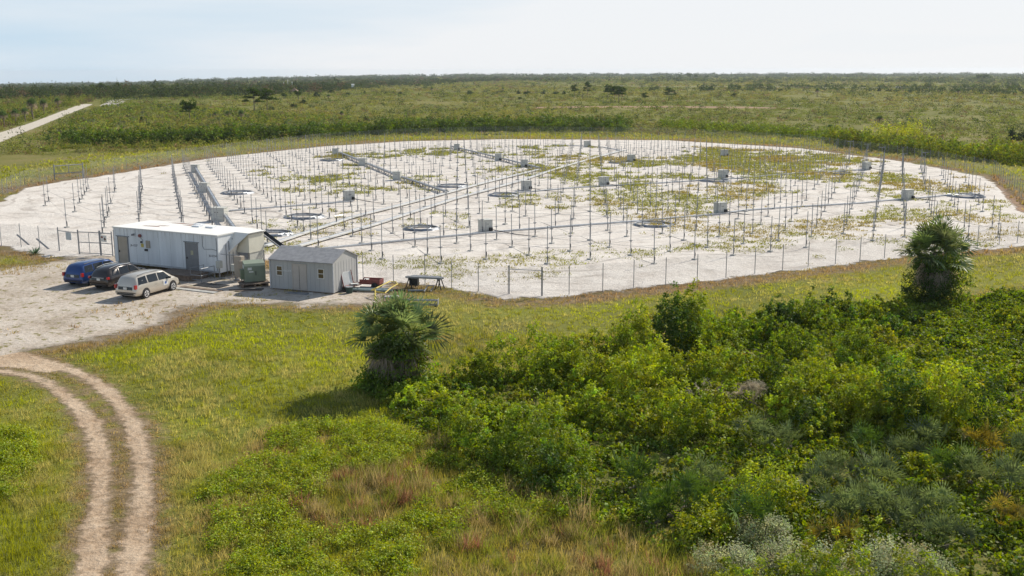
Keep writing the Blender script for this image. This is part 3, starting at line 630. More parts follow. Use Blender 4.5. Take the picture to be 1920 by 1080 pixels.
for k, (y, z, a) in enumerate(((-.3, .18, 0), (0, .16, .25), (.25, .18, -.2))): MB().tube([(-1.6 + a, y, z), (1.5 + a, y + .1, z)], .09, 8).build("pipe", mat("pipe_teal", (.30, .36, .35), .5, 0, .15), t)
for x in (-1, 1): MB().box((x, 0, .05), (.12, 1.0, .08)).build("timber", WOOD, t)
t = thing("lumber_pile", "scattered dark lumber lying on the ground between the red cart and yellow barrier", "lumber", at(712, 545), R(-8))
for k in range(6): MB().box((random.uniform(-.6, .8), -.5 + k * .22, .06 + .03 * (k % 2)), (random.uniform(2, 3.4), .13, .06), random.uniform(-.25, .25)).build("plank", WOOD, t)
t = thing("barrier_frame", "yellow folding barrier of bent rails lying on the sand right of the shed", "barrier", at(712, 556), R(0))
a0 = np.array(at(712, 556)); rel = lambda x, y, z: tuple(np.array(at(x, y)) - a0 + np.array([0, 0, z]))
MB().tube([rel(703, 564, .02), rel(704, 558, .55), rel(697, 556, .5), rel(706, 555, .6), rel(725, 549, .75), rel(732, 545, .75)], .055).build("rail", YEL, t); MB().tube([rel(706, 557, .4), rel(722, 558, .35), rel(733, 552, .5), rel(746, 547, .6), rel(742, 544, .65), rel(734, 545, .7)], .055).build("rail", YEL, t)
t = thing("concrete_chunk", "flat pale concrete slab fragment on the ground near the yellow barrier", "slab", at(734, 558), .2); MB().box((0, 0, .07), (1.2, .5, .14), 0, .85).build("slab", CONC, t, bevel=.04)
t = thing("trestle_rack", "galvanized beams laid across two dark trestles beside the fence", "beam rack", at(798, 541), R(-14))
for x in (-1.45, 1.35):
    m = MB()
    for y in (-.35, .35):
        for sx in (-.22, .22): m.tube([(x + sx * 1.4, y + .15 * np.sign(y), 0), (x + sx * .2, y, .85)], .05)
    m.box((x, 0, .88), (.16, .95, .1)); m.build("trestle", BLACK, t)
for k in range(4): MB().box((-.05 + .1 * (k % 2), -.33 + k * .22, 1.0), (3.5 if k < 2 else 2.8, .17, .14)).build("beam", GALV, t)
MB().box((-1.1, 0, .55), (.8, .5, .6)).build("hanging_tarp", BLACK, t)
t = thing("folded_trestle", "collapsed dark trestle frame on the grass under the beam rack", "trestle", at(795, 547), R(5)); m = MB()
m.tube([(-1.2, 0, .1), (0, -.1, .12)], .09); m.tube([(0, -.4, .1), (.3, .3, .4), (.8, .3, .4), (.5, -.4, .1)], .05); m.build("frame", DULL, t)
bpy.data.objects["trestle_rack"].scale = (.84, .84, .9)
t = thing("steel_truss", "galvanized lattice truss lying on the grass behind the nearer palm", "truss", at(790, 573), R(-6)); m = MB()
for y in (-.18, .18):
    for z in (.08, .42): m.tube([(-1.7, y, z), (1.2, y, z)], .035)
for k in range(9):
    x = -1.7 + k * .32
    for y in (-.18, .18): m.tube([(x, y, .08), (x + .32, y, .42)], .022)
    m.tube([(x, -.18, .42), (x + .32, .18, .42)], .022)
m.build("lattice", GALV, t); MB().box((1.22, 0, .25), (.04, .55, .5)).build("end_plate", GALV, t)

# ------------------------------------------------------------------ vehicles
def make_car(name, label, cat, loc, rz, st, paint, sections, rw=.355, rear=(0, 1), wb=(-1.5, 1.55), sign=False, rails=True, lamp_z=(.85, 1.15), chrome=False):
    """st: (x, z bottom, half width, belt z, roof z, roof half width); loft from rear to front, x forward"""
    t = thing(name, label, cat, loc, rz)
    st = sorted(st); V = []; F = []; n = 7
    def sec(s):
        x, zb, w, zbt, zr, rwid = s
        return [(x, 0, zb), (x, -w * .88, zb), (x, -w, zb + .18), (x, -w * 1.0, zb + (zbt - zb) * .6), (x, -w * .965, zbt), (x, -rwid, zr - .06), (x, -rwid * .82, zr), (x, 0, zr + .03)]
    rings = []
    for s in st:
        h = sec(s); ring = h + [(p[0], -p[1], p[2]) for p in h[-2:0:-1]]; rings.append(ring)
    k = len(rings[0])
    for r in rings: V += r
    for i in range(len(rings) - 1):
        for j in range(k): F.append((i * k + j, (i + 1) * k + j, (i + 1) * k + (j + 1) % k, i * k + (j + 1) % k))
    F.append(tuple(range(k))[::-1]); F.append(tuple((len(rings) - 1) * k + j for j in range(k)))
    me = bpy.data.meshes.new("body"); me.from_pydata(V, [], F); me.polygons.foreach_set("use_smooth", [True] * len(F)); me.update()
    bo = link("body", me, paint, t)
    try: me.set_sharp_from_angle(angle=R(38))
    except Exception: pass
    def itp(x):
        xs_ = [s[0] for s in st]; return [np.interp(x, xs_, [s[q] for s in st]) for q in range(6)]
    def side(x, f, y):
        h = sec(itp(x)); a, b = Vector(h[4]), Vector(h[5]); p = a.lerp(b, f); p.y -= .012
        if y > 0: p.y = -p.y
        return p
    for y in (-1, 1):
        for (xa, xb, xc, xd) in sections:   # bottom rear, bottom front, top front, top rear
            nn = 4; m = MB(); bot = [side(xa + (xb - xa) * q / nn, .08, y) for q in range(nn + 1)]; top = [side(xd + (xc - xd) * q / nn, .93, y) for q in range(nn + 1)]
            for q in range(nn): m.quad(bot[q], bot[q + 1], top[q + 1], top[q])
            m.build("side_window", GLASS, t)
    a, b = st[rear[0]], st[rear[1]]
    def cen(s, f): return (s[0], f * s[5] * .82, s[4])
    m = MB(); dx = -.02
    A = [(a[0] + (b[0] - a[0]) * q, a[4] + (b[4] - a[4]) * q, a[5] + (b[5] - a[5]) * q) for q in (.06, .90)]
    m.quad((A[0][0] + dx, -A[0][2] * .80, A[0][1] + .015), (A[0][0] + dx, A[0][2] * .80, A[0][1] + .015), (A[1][0] + dx, A[1][2] * .78, A[1][1] + .03), (A[1][0] + dx, -A[1][2] * .78, A[1][1] + .03)); m.build("rear_window", GLASS, t)
    ws = [s for s in st if s[0] > .4]; a, b = ws[0], ws[1]
    A = [(a[0] + (b[0] - a[0]) * q, a[4] + (b[4] - a[4]) * q, a[5] + (b[5] - a[5]) * q) for q in (.06, .94)]
    m = MB(); m.quad((A[0][0], -A[0][2] * .80, A[0][1] + .035), (A[1][0], -A[1][2] * .80, A[1][1] + .035), (A[1][0], A[1][2] * .80, A[1][1] + .035), (A[0][0], A[0][2] * .80, A[0][1] + .035)); m.build("windshield", GLASS, t)
    RIM = mat("alloy_rim", (.72, .72, .73), .3, .35, .1)
    for x in wb:
        w = itp(x)[2]
        for y in (-1, 1):
            ar = MB(); ar.disc((x, y * (w - .005), rw + .03), rw + .07, (0, 1, 0), .03, 24); ar.build("wheel_arch", BLACK, t)
            wh = MB(); wh.tube([(x, y * (w - .16), rw), (x, y * (w - .02), rw), (x, y * (w + .035), rw)], [rw, rw, rw * .93], 24); wo = wh.build("wheel", DARK, t)
            rm = MB(); rm.disc((x, y * (w + .035), rw), rw * .70, (0, 1, 0), .03, 20); ro = rm.build("rim", RIM, wo)
            sp = MB()
            for q in range(5):
                an = 2 * math.pi * q / 5 + .3; sp.tube([(x + math.cos(an) * rw * .2, y * (w + .052), rw + math.sin(an) * rw * .2), (x + math.cos(an) * rw * .55, y * (w + .052), rw + math.sin(an) * rw * .55)], .035, 5)
            sp.build("rim_slot", BLACK, wo)
    LAMP = mat("tail_lamp_red", (.42, .02, .02), .2, 0, .1, 4, 0, 20, False, .5)
    r0 = st[0]; zt = lamp_z
    for y in (-1, 1):
        sA = itp(r0[0] + .09); m = MB(); m.box((r0[0] + .07, y * (sA[2] * .93), (zt[0] + zt[1]) / 2), (.22, .16, zt[1] - zt[0])); m.build("taillight", LAMP, t, bevel=.02)
        sM = itp(1.0); m = MB(); m.box((1.12, y * (sM[2] + .08), sM[3] + .12), (.12, .2, .15)); m.build("mirror", BLACK, t, bevel=.03)
        sF = itp(wb[1] + .75); m = MB(); m.box((wb[1] + .62, y * (sF[2] * .9), .74), (.3, .16, .16)); m.build("headlight", PLATE, t, bevel=.03)
        if rails: m = MB(); m.tube([(-1.9, y * .62, itp(-1.8)[4] + .03), (-1.0, y * .62, itp(-1.0)[4] + .06), (.35, y * .62, itp(.35)[4] + .04)], .022); m.build("roof_rail", BLACK if not chrome else GALV, t)
    MB().box((r0[0] - .012, 0, .88), (.02, .32, .17)).build("license_plate", PLATE, t)
    MB().box((r0[0] - .01, 0, .46), (.06, itp(r0[0])[2] * 1.7, .10)).build("bumper_trim", BLACK, t)
    if chrome: MB().box((r0[0] - .02, 0, 1.02), (.04, 1.15, .07)).build("chrome_strip", GALV, t)
    for y in (-1, 1):
        for x in (-.25, .75):
            s = itp(x); MB().box((x, y * (s[2] + .005), s[3] - .12), (.2, .02, .035)).build("door_handle", paint, t)
    if sign:
        s = itp(.65); sg = MB().box((.72, -(s[2] + .012), .80), (.55, .01, .38)).build("door_sign", PLATE, t)
        MB().disc((.72, -(s[2] + .022), .80), .1, (0, 1, 0), .01, 16).build("round_emblem", mat("emblem_blue", (.05, .13, .42)), sg)
    return t
VAN = [(-2.56, .42, .86, .60, .74, .80), (-2.52, .34, .95, .80, 1.00, .80), (-2.30, .30, .985, 1.05, 1.50, .74), (-2.08, .28, .995, 1.08, 1.70, .70), (-1.2, .27, 1.0, 1.07, 1.77, .73), (0.0, .27, 1.0, 1.04, 1.76, .74),
       (.90, .27, 1.0, 1.02, 1.69, .70), (1.92, .28, .985, .98, 1.10, .76), (2.24, .30, .94, .88, 1.0, .68), (2.48, .34, .84, .70, .82, .56), (2.56, .40, .66, .56, .64, .45)]
VAN_S = [(-2.22, -1.22, -1.22, -2.02), (-1.10, -.05, -.05, -1.10), (.06, 1.46, .86, .06)]
SUV = [(-2.48, .45, .86, .62, .80, .80), (-2.44, .36, .95, .86, 1.06, .80), (-2.22, .34, .985, 1.08, 1.42, .72), (-1.98, .34, .995, 1.12, 1.62, .66), (-1.1, .33, 1.0, 1.08, 1.74, .68), (0.0, .33, 1.0, 1.04, 1.75, .69),
       (.5, .33, 1.0, 1.03, 1.70, .66), (1.35, .33, .985, 1.02, 1.15, .74), (2.0, .35, .95, .92, 1.05, .68), (2.35, .38, .86, .76, .88, .58), (2.48, .44, .68, .60, .68, .48)]
SUV_S = [(-2.0, -1.2, -1.15, -1.75), (-1.10, -.1, -.1, -1.06), (0.0, 1.0, .52, 0.0)]
def car_paint(name, c, rough=.28, metal=.35): return mat(name, c, rough, metal, .03, 1, 0, 20, False, .7)
HEAD = math.atan2(.934, .357)
def car_loc(px, py, dx=1.5, dy=.98, hd=HEAD):
    """centre of a vehicle whose right rear wheel touches the ground at this place of the photograph"""
    g = G(px, py); c, s = math.cos(hd), math.sin(hd); return (g[0] + dx * c - dy * s, g[1] + dx * s + dy * c, 0.01)
make_car("minivan", "champagne tan minivan with a white door sign, nearest of three parked vehicles", "van", car_loc(274.7, 559.6), HEAD, VAN, car_paint("champagne_paint", (.60, .55, .48)), VAN_S, sign=True)
make_car("crossover_car", "dark brown crossover parked between the blue and the tan minivan", "car", car_loc(223, 542.5, 1.45, .98, HEAD - .02), HEAD - .02, SUV, car_paint("dark_brown_paint", (.035, .028, .027)), SUV_S, rw=.37, wb=(-1.45, 1.5), lamp_z=(.92, 1.10), chrome=True)
make_car("minivan", "dark blue minivan, farthest left of three parked vehicles", "van", car_loc(174.5, 535.5, 1.5, .98, HEAD + .02), HEAD + .02, VAN, car_paint("blue_paint", (.015, .055, .20)), VAN_S)
make_car("far_vehicle", "tiny white vehicle on the thin far road across the scrub", "car", (*G(1685, 165.8), .05), R(5), VAN, car_paint("far_white_paint", (.8, .8, .8)), VAN_S)

# ------------------------------------------------------------------ fences and gates
def fence(name, label, pts, h=2.1, space=None, tops=True):
    pts = [np.array(p) for p in pts]; t = thing(name, label, "fence", (pts[0][0], pts[0][1], 0)); o = pts[0]
    if space:
        q = [pts[0]]
        for a, b in zip(pts[:-1], pts[1:]):
            n = max(1, round(np.linalg.norm(b - a) / space))
            for k in range(1, n + 1): q.append(a + (b - a) * k / n)
        posts = q
    else: posts = pts
    pm = MB().tube([(0, 0, 0), (0, 0, h + .12)], .032, 6).mesh("post")
    for p in posts[:100]:
        c = link("post", pm, GALV, t); c.location = (p[0] - o[0], p[1] - o[1], 0)
    V = []; Q = []; UV = []; s = 0
    for a, b in zip(posts[:-1], posts[1:]):
        d = np.linalg.norm(b - a); k = len(V)
        V += [(*(a - o), .05), (*(b - o), .05), (*(b - o), h), (*(a - o), h)]; Q.append((k, k + 1, k + 2, k + 3)); UV += [(s, 0), (s + d, 0), (s + d, h), (s, h)]; s += d
    me = raw_mesh("wire_mesh", V, Q); uv = me.uv_layers.new(name="UVMap"); uv.data.foreach_set("uv", np.array(UV, np.float32).ravel()); link("wire_mesh", me, CHAIN, t)
    return t
FRONT = [(681, 525), (738, 530), (797, 533), (847, 541), (897, 547), (953, 552)]
FRONT2 = [(1017, 555.5), (1067, 553), (1130, 547), (1188, 540), (1248, 535), (1307, 528), (1361, 521), (1415, 514), (1467, 507), (1515, 501), (1566, 496), (1612, 491.5), (1658, 485), (1710, 479), (1770, 473), (1832, 467), (1873, 460.5), (1907, 456.5), (1950, 452), (2009, 448)]
fence("chain_link_fence", "chain link fence along the sand from the shed to the single rail gate", GP(FRONT))
fence("chain_link_fence", "long chain link fence along the near sand edge running past the farther palm", GP(FRONT2))
fence("chain_link_fence", "chain link fence seen edge-on at the brown soil strip", GP([(2009, 448), (1862, 326)]), 2.2, 2.6)
fence("chain_link_fence", "faint chain link fence along the far edge of the sand yard", GP([(1862, 326), (1700, 297), (1500, 271), (1250, 255.5), (950, 252.5), (760, 257.5), (600, 268), (400, 293), (172, 328)]), 2.2, 3.2)
fence("chain_link_fence", "short chain link fence beside the two rail pipe gate", GP([(103, 338), (75, 343), (47, 348)]), 2.2)
fence("chain_link_fence", "chain link fence seen edge-on at the empty bare end of the yard", GP([(47, 348), (-90, 408)]), 2.2, 2.6)
fence("chain_link_fence", "leaning-post chain link fence between the grass patch and the vehicle gate", GP([(-60, 452), (3, 462), (40, 464), (75, 469), (111.7, 472)]), 2.2)

def gate(name, label, a, b, h, rails, mids=0, r=.04):
    a, b = np.array(a), np.array(b); d = b - a; Lg = np.linalg.norm(d); t = thing(name, label, "gate", (a[0], a[1], 0), math.atan2(d[1], d[0]))
    for x in (0, Lg): MB().tube([(x, 0, 0), (x, 0, h + .15)], r * 1.4, 8).build("gate_post", GALV, t)
    m = MB()
    for z in rails: m.tube([(0, 0, z), (Lg, 0, z)], r)
    for k in range(mids): x = Lg * (k + 1) / (mids + 1); m.tube([(x, 0, rails[0]), (x, 0, rails[-1])], r * .8)
    m.build("gate_frame", GALV, t)
    me = raw_mesh("wire_mesh", [(0, .01, .1), (Lg, .01, .1), (Lg, .01, h), (0, .01, h)], [(0, 1, 2, 3)]); uv = me.uv_layers.new(name="UVMap"); uv.data.foreach_set("uv", np.array([(0, 0), (Lg, 0), (Lg, h), (0, h)], np.float32).ravel()); link("wire_mesh", me, CHAIN, t)
    return t, Lg
gate("pipe_gate", "closed two rail pipe gate in the far corner fence", G(103, 338), G(157, 334), 2.3, (1.0, 2.2), 1, .07)
gate("pipe_gate", "narrow single rail gate in the near fence right of the beam rack", G(955, 552.5), G(1015.5, 555.5), 2.1, (1.95,), 0, .026)
t, Lg = gate("pipe_gate", "gate leaf with a blank grey sign beside the leaning fence posts", G(111.7, 472), G(149, 477), 2.15, (2.0,), 0)
MB().box((Lg * .55, -.05, 1.6), (.75, .02, .7)).build("sign", mat("grey_sign", (.5, .54, .56)), t)
t, Lg = gate("pipe_gate", "chain link gate leaf braced with a middle rail, between two thick posts", G(149.5, 477), G(189, 479), 2.15, (.15, 1.15, 2.1), 1)
t, Lg = gate("pipe_gate", "gate leaf with a white warning sign beside the white trailer", G(190.5, 479), G(212, 481), 2.15, (.15, 1.15, 2.1), 0)
sg = MB().box((.45, -.05, 1.6), (.75, .02, .6)).build("warning_sign", PLATE, t); MB().box((.28, -.065, 1.72), (.24, .01, .14)).build("red_mark", RED, sg)
m = MB(); m.quad((.62, -.066, 1.38), (.75, -.066, 1.55), (.62, -.066, 1.72), (.49, -.066, 1.55)); m.build("diamond_mark", mat("diamond_brown", (.12, .06, .04)), sg)
for (px, py, a, lab) in ((47, 459, 50, "grey plank stuck slanting in the sand beside the grass patch"), (84, 467, 45, "grey plank stuck slanting in the sand near the leaning fence posts")):
    t = thing("slanting_plank", lab, "plank", at(px, py), 0); MB().tube([(-.7, 0, 1.0), (.5, -.2, 0)], .09, 4).build("plank", DULL, t)
t = thing("agave_plant", "small spiky blue-green agave on the grass patch by the leaning fence", "plant", at(66, 477)); Lf = Leaves(); n = 40; th = rng.uniform(0, 6.28, n); z = rng.uniform(.3, 1.2, n)
D = np.stack([np.cos(th), np.sin(th), z], 1); D = unit(D) * rng.uniform(.6, 1.0, (n, 1)); S = unit(np.cross(D, [0, 0, 1.])) * .06; Lf.add(np.zeros((n, 3)), D, S, np.array([.12, .19, .10]) * rng.uniform(.7, 1.3, (n, 1))); link("leaf_rosette", Lf.mesh("leaf_rosette"), FROND, t)

# ------------------------------------------------------------------ antenna field
LA = np.array([3.85, 2.1]); LB = np.array([1.53, -4.43]); LO = np.array([0.0, 99.9])
ANG_A = math.atan2(LA[1], LA[0])
cand = []
for i in range(-45, 46):
    for j in range(-45, 20):
        p = LO + i * LA + j * LB; cand.append((i, j, p[0], p[1]))
cand = np.array(cand); PP = cand[:, 2:4]
dctr = np.hypot((PP[:, 0] - 3) * 1.0, (PP[:, 1] - 164) * 1.0)
tsx, tsy = PP[:, 0] - TR0[0], PP[:, 1] - TR0[1]
keep = (sdf(PP, YARD) > 4.0) & (dctr < 78) & (PP[:, 1] > 90.2)
lx = tsx * math.cos(TR_ANG) + tsy * math.sin(TR_ANG); ly = -tsx * math.sin(TR_ANG) + tsy * math.cos(TR_ANG)
keep &= ~((lx > -4) & (lx < 28) & (ly > -12) & (ly < 8.5))
ii = cand[:, 0].astype(int); jj = cand[:, 1].astype(int)
uax = PP @ (LA / np.linalg.norm(LA))
OFFN = np.array([.949, .314]); off_ = PP @ OFFN; keep &= off_ > 4.0
keep &= hash2(ii, jj, 5) > 0.08
posts = cand[keep]
ROWD = np.array([-.314, .949])
extra = []
for r_, (st_, n_, skip) in enumerate((((-35.0, 112.6), 15, ()), ((-40.9, 116.0), 10, ()), ((-42.3, 109.0), 11, (5, 7, 8)), ((-47.9, 113.8), 10, (1, 2, 4)), ((-58.3, 132.7), 2, ()))):
    for q in range(n_):
        if q in skip: continue
        e = np.array(st_) + ROWD * 4.55 * q + rng.normal(0, .05, 2)
        extra.append((-60 - r_, q, e[0], e[1]))
posts = np.concatenate([posts, np.array(extra)]); posts = posts[np.argsort(posts[:, 3] + 0.15 * np.abs(posts[:, 2]))]
pole_me = MB().tube([(0, 0, 0), (0, 0, 3.3)], 0.037, 6).mesh("pole")
foot_me = MB().box((0, 0, .07), (.46, .46, .18), .4, .8).mesh("footing")
brk = MB(); brk.box((0, 0, 1.45), (.40, .05, .05)); brk.box((0, .0, 1.40), (.10, .13, .12)); brk_me = brk.mesh("bracket")
clm = MB(); clm.tube([(.05, .03, .1), (.09, .05, .45), (.05, .02, .75)], .03, 5); clm.box((.05, .02, .55), (.09, .09, .3)); clm_me = clm.mesh("feed_cable")
arm_me = MB().tube([(-.75, 0, 3.35), (.75, 0, 3.35)], .035, 6).mesh("top_arm")
talls = set()
def post_label(x, y, i):
    if x < -26: return "thin steel antenna post on the bare sparse sand beyond the white trailer"
    if x > 38: return "thin steel antenna post on the weedy sand beyond the farther palm"
    if y < 108: return "thin steel antenna post of the front rows facing the near chain link fence"
    return "thin steel antenna post among the dense middle rows of the sand yard"
proto = {}
def make_post(x, y, i, j, arm):
    key = arm; s = 0.97 + 0.10 * hash2(np.int64(i), np.int64(j), 21)
    lab = "steel antenna post topped by a horizontal crossarm at the weedy side of the yard" if arm else post_label(x, y, i)
    grp = "crossarm antenna posts" if arm else "antenna posts in rows on the sand"
    if key not in proto:
        t = thing("antenna_post", lab, "antenna post", (x, y, 0), ANG_A, grp); t.scale = (1, 1, float(s))
        link("pole", pole_me, GALV, t); link("footing", foot_me, CONC, t); link("bracket", brk_me, DULL, t); link("feed_cable", clm_me, DARK, t)
        if arm: link("top_arm", arm_me, GALV, t)
        proto[key] = t
    else:
        t = copy_tree(proto[key], (x, y, 0), ANG_A, (1, 1, float(s)), lab, grp)
    t.rotation_euler = (R(random.uniform(-.8, .8)), R(random.uniform(-.8, .8)), ANG_A)
    return t
arm_pts = [G(*p) for p in ((1652, 312), (1592, 302), (1624, 306), (1692, 330), (1733, 325), (1649, 330))]
mp_posts = posts[:300]; rest = posts[300:]
for (i, j, x, y) in mp_posts: make_post(x, y, int(i), int(j), False)
for k, g in enumerate(arm_pts): make_post(g[0], g[1], k, 77, True)
m = MB()
for (i, j, x, y) in rest:
    h = 3.25 + .25 * float(hash2(np.int64(i), np.int64(j), 21)); m.tube([(x, y, 0), (x + random.uniform(-.03, .03), y, h)], .038, 5); m.box((x, y, .07), (.42, .42, .16), .4); m.box((x, y, 1.45), (.4, .05, .06), ANG_A); m.box((x + .05, y, .5), (.09, .09, .4))
tag(m.build("distant_antenna_posts", GALV), "the many thin antenna posts crowding the far half of the sand yard", "antenna posts", kind='stuff')
# cables strung along the rows at bracket height and along the ground
rows = {}
for (i, j, x, y) in posts: rows.setdefault(int(j), []).append((x, y))
for j, pl in sorted(rows.items()):
    if len(pl) < 4: continue
    pl = sorted(pl); pts = []
    for a, b in zip(pl[:-1], pl[1:]):
        pts += [(a[0], a[1], 1.45), ((a[0] + b[0]) / 2, (a[1] + b[1]) / 2, 1.33)]
    pts.append((*pl[-1], 1.45))
    o = MB().tube(pts, .010, 4).build("antenna_cable", DULL); tag(o, "thin dark antenna cable strung along a row of steel posts", "cable", "cables strung along the post rows")
cols_ = {}
for (i, j, x, y) in posts: cols_.setdefault(int(i), []).append((x, y))
for j, pl in sorted(cols_.items()):
    if len(pl) < 5 or j % 2: continue
    pl = sorted(pl, key=lambda q: q[1]); pts = [(x + .12 * math.sin(y * 1.7), y, .05) for x, y in pl]
    o = MB().tube(pts, .018, 4).build("ground_cable", DARK); tag(o, "black feed cable lying on the sand along a line of antenna posts", "cable", "feed cables lying on the sand")

# equipment cabinets
CAB = [((630, 291), "grey field cabinet farthest back on the long diagonal cable rack"), ((681, 311), "grey field cabinet in the middle of the long diagonal cable rack"), ((745, 338), "grey field cabinet nearest the paired ducts on the long diagonal rack"),
       ((367, 324), "grey field cabinet at the far end of the raised rack behind the trailer"), ((384, 361), "grey field cabinet midway along the raised rack behind the trailer"), ((412, 415), "large grey field cabinet on the raised rack just behind the trailer roof"),
       ((655, 377), "grey field cabinet on the short duct left of the paired white ducts"), ((857, 282), "grey field cabinet farthest back on the short rear cable rack"), ((935, 302), "grey field cabinet second along the short rear cable rack"),
       ((983, 314), "grey field cabinet where the rear rack meets the paired ducts"), ((987, 357), "grey field cabinet beside the coil right of the paired white ducts"), ((910, 436), "grey field cabinet nearest the near fence on the longest duct"),
       ((1101, 276), "grey field cabinet alone near the far sand edge"), ((1183, 304), "grey field cabinet beyond the end of the paired ducts"), ((1132, 349), "grey field cabinet in the middle of the second long duct"),
       ((1358, 294), "grey field cabinet in the far weeds beyond the second duct"), ((1355, 335), "grey field cabinet among weeds beside the coil on the second duct"), ((1350, 401), "grey field cabinet midway along the longest duct right of a big coil"),
       ((1624, 319), "grey field cabinet behind the crossarm posts at the weedy side"), ((1701, 375), "grey field cabinet near the end of the longest duct by the weedy bare sand")]
body = MB().box((0, 0, .72), (1.25, 1.05, 1.20)).box((0, 0, 1.35), (1.35, 1.15, .06)).mesh("cabinet_body"); door = MB().box((0, -.535, .76), (1.12, .03, 1.02)).mesh("cabinet_door"); stand = MB().box((0, 0, .06), (1.2, 1.0, .12)).mesh("base")
boot = MB().box((.35, -.66, .42), (.36, .26, .34)).tube([(.3, -.7, .4), (1.2, -1.5, .2), (2.2, -3.2, .06), (3.0, -5.0, .05)], .045, 6).mesh("cable_boot")
hand = MB().box((-.18, -.56, .95), (.09, .03, .07)).box((.05, -.56, .95), (.09, .03, .07)).mesh("latch")
for k, (p, lab) in enumerate(CAB):
    ang = ANG_A - R(60) if p[0] < 770 and k != 6 else R(28)
    if k in (3, 4, 5): ang = R(-8)
    if k in (0, 1, 2): ang = R(-10)
    if k in (7, 8, 9): ang = R(-6)
    g = G(*p); t = thing("field_cabinet", lab, "equipment cabinet", (g[0], g[1], 0), ang, "grey field cabinets"); t.scale = (.95, .95, 1.0)
    if k == 5: t.scale = (1.25, 1.1, 1.15)
    link("cabinet_body", body, CABGREY, t); d = link("cabinet_door", door, CABDOOR, t); link("latch", hand, BLACK, d); link("base", stand, DUCT, t)
    if k not in (3, 4, 5, 0, 1, 2): link("cable_boot", boot, DARK, t)
# flat coils of spare cable
COILM = mat('coil_jacket', (.30, .32, .36), .4, .5, .5, 1.2)
COILS = [(512, 440, 76, "silvery coil of spare cable on the sand closest behind the grey shed"), (570, 408, 76, "silvery cable coil on the sand just beyond the coil behind the shed"), (445, 363, 62, "silvery cable coil beside the raised rack behind the trailer"), (622, 301, 46, "silvery cable coil in the far weeds by the diagonal rack"),
         (790, 430, 70, "silvery cable coil between the paired ducts and the nearest cabinet"), (848, 350, 60, "silvery cable coil at the foot of the long diagonal rack"), (945, 367, 62, "silvery cable coil under the cabinet right of the paired ducts"), (1225, 423, 78, "biggest silvery cable coil along the longest duct"),
         (1340, 340, 58, "silvery cable coil in the weeds on the second duct"), (1810, 369, 66, "silvery cable coil at the end of the longest duct on bare sand"), (1575, 326, 48, "silvery cable coil at the far end of the second duct"), (1160, 306, 42, "silvery cable coil beyond the paired ducts")]
for (px, py, w, lab) in COILS:
    g = G(px, py); rad = w / 2 * np.hypot(*g) / FPX * 0.98; t = thing("cable_coil", lab, "cable coil", (g[0], g[1], 0), random.uniform(0, 6), "coils of spare cable")
    for ring, (rr, mm) in enumerate(((1.0, COILM), (.58, SILVER))):
        m = MB()
        for q in range(4 if ring == 0 else 2):
            pts = [((rad * rr * (1 - .055 * q) + random.uniform(-.06, .06)) * math.cos(a), (rad * rr * (1 - .055 * q) + random.uniform(-.06, .06)) * math.sin(a), .07 + .07 * (q % 3) + random.uniform(-.01, .03)) for a in np.linspace(0, 2 * math.pi, 22)]
            m.tube(pts, .055, 5, False)
        m.build("outer_loop" if ring == 0 else "inner_loop", mm, t)
    m = MB()
    for q in range(1):
        a = random.uniform(0, 6); m.tube([(rad * math.cos(a), rad * math.sin(a), .06), (rad * 1.5 * math.cos(a + .35), rad * 1.5 * math.sin(a + .35), .05), (rad * 2.0 * math.cos(a + .6), rad * 2.0 * math.sin(a + .6), .05)], .045, 5)
    m.build("loose_tail", SILVER, t)
# ducts and racks
def duct(name, label, px, w=.45, z=.32, bundle=True, rack=False, cover=DUCT):
    pts = GP(px); t = thing(name, label, "cable duct", (pts[0][0], pts[0][1], 0)); o = pts[0]
    cv = MB(); bu = MB(); lg = MB()
    for a, b in zip(pts[:-1], pts[1:]):
        d = b - a; L_ = np.linalg.norm(d); an = math.atan2(d[1], d[0]); c = (a + b) / 2 - o; nrm = np.array([-d[1], d[0]]) / L_
        if not rack:
            cv.box((c[0], c[1], z), (L_ + .02, w, .14), an)
            if bundle:
                for k in range(3):
                    q = c + nrm * (w * .75 + k * .16); bu.box((q[0], q[1], z - .12 + .02 * k), (L_, .13, .12), an)
        else:
            for s in (-w, w):
                q = c + nrm * s; cv.box((q[0], q[1], z), (L_, .06, .14), an)
            for k in range(int(L_ / .8)):
                q = a - o + d * (k + .5) * .8 / L_; cv.box((q[0], q[1], z), (.06, w * 2, .05), an)
            for k in range(2): q = c + nrm * (-.4 * w + k * .6 * w); bu.box((q[0], q[1], z + .07), (L_, .09, .08), an)
        for k in range(max(1, int(L_ / (3.0 if not rack else 1.6)))):
            q = a - o + d * (k + .5) / max(1, int(L_ / (3.0 if not rack else 1.6)))
            for s in ((-.3, .3) if not rack else (-w, w)): e = q + nrm * s * (w if not rack else 1); lg.box((e[0], e[1], (z - .07) / 2), (.07, .07, z - .07), an)
    cv.build("rail" if rack else "cover", cover, t); lg.build("leg_frame", DULL, t)
    if bundle or rack: bu.build("cable_bundle", SILVER, t)
duct("paired_duct", "white topped cable duct from behind the shed, upper of the long pair", [(500, 466), (585, 437), (662, 411), (750, 389), (846, 363), (908, 346), (1012, 320)], .38, .26)
duct("paired_duct", "white topped cable duct crossing the yard centre, lower of the long pair", [(562, 466), (704, 425), (854, 376), (977, 342), (1050, 317), (1123, 296), (1168, 284)], .38, .26)
duct("trunk_duct", "longest grey duct sweeping from the shed to the bare weedy end of the yard", [(585, 471), (700, 459), (905, 439), (1050, 427), (1180, 418), (1350, 403), (1400, 396), (1504, 389), (1608, 383), (1660, 378), (1733, 372), (1785, 367)], .26, .16, True, False, SILVER)
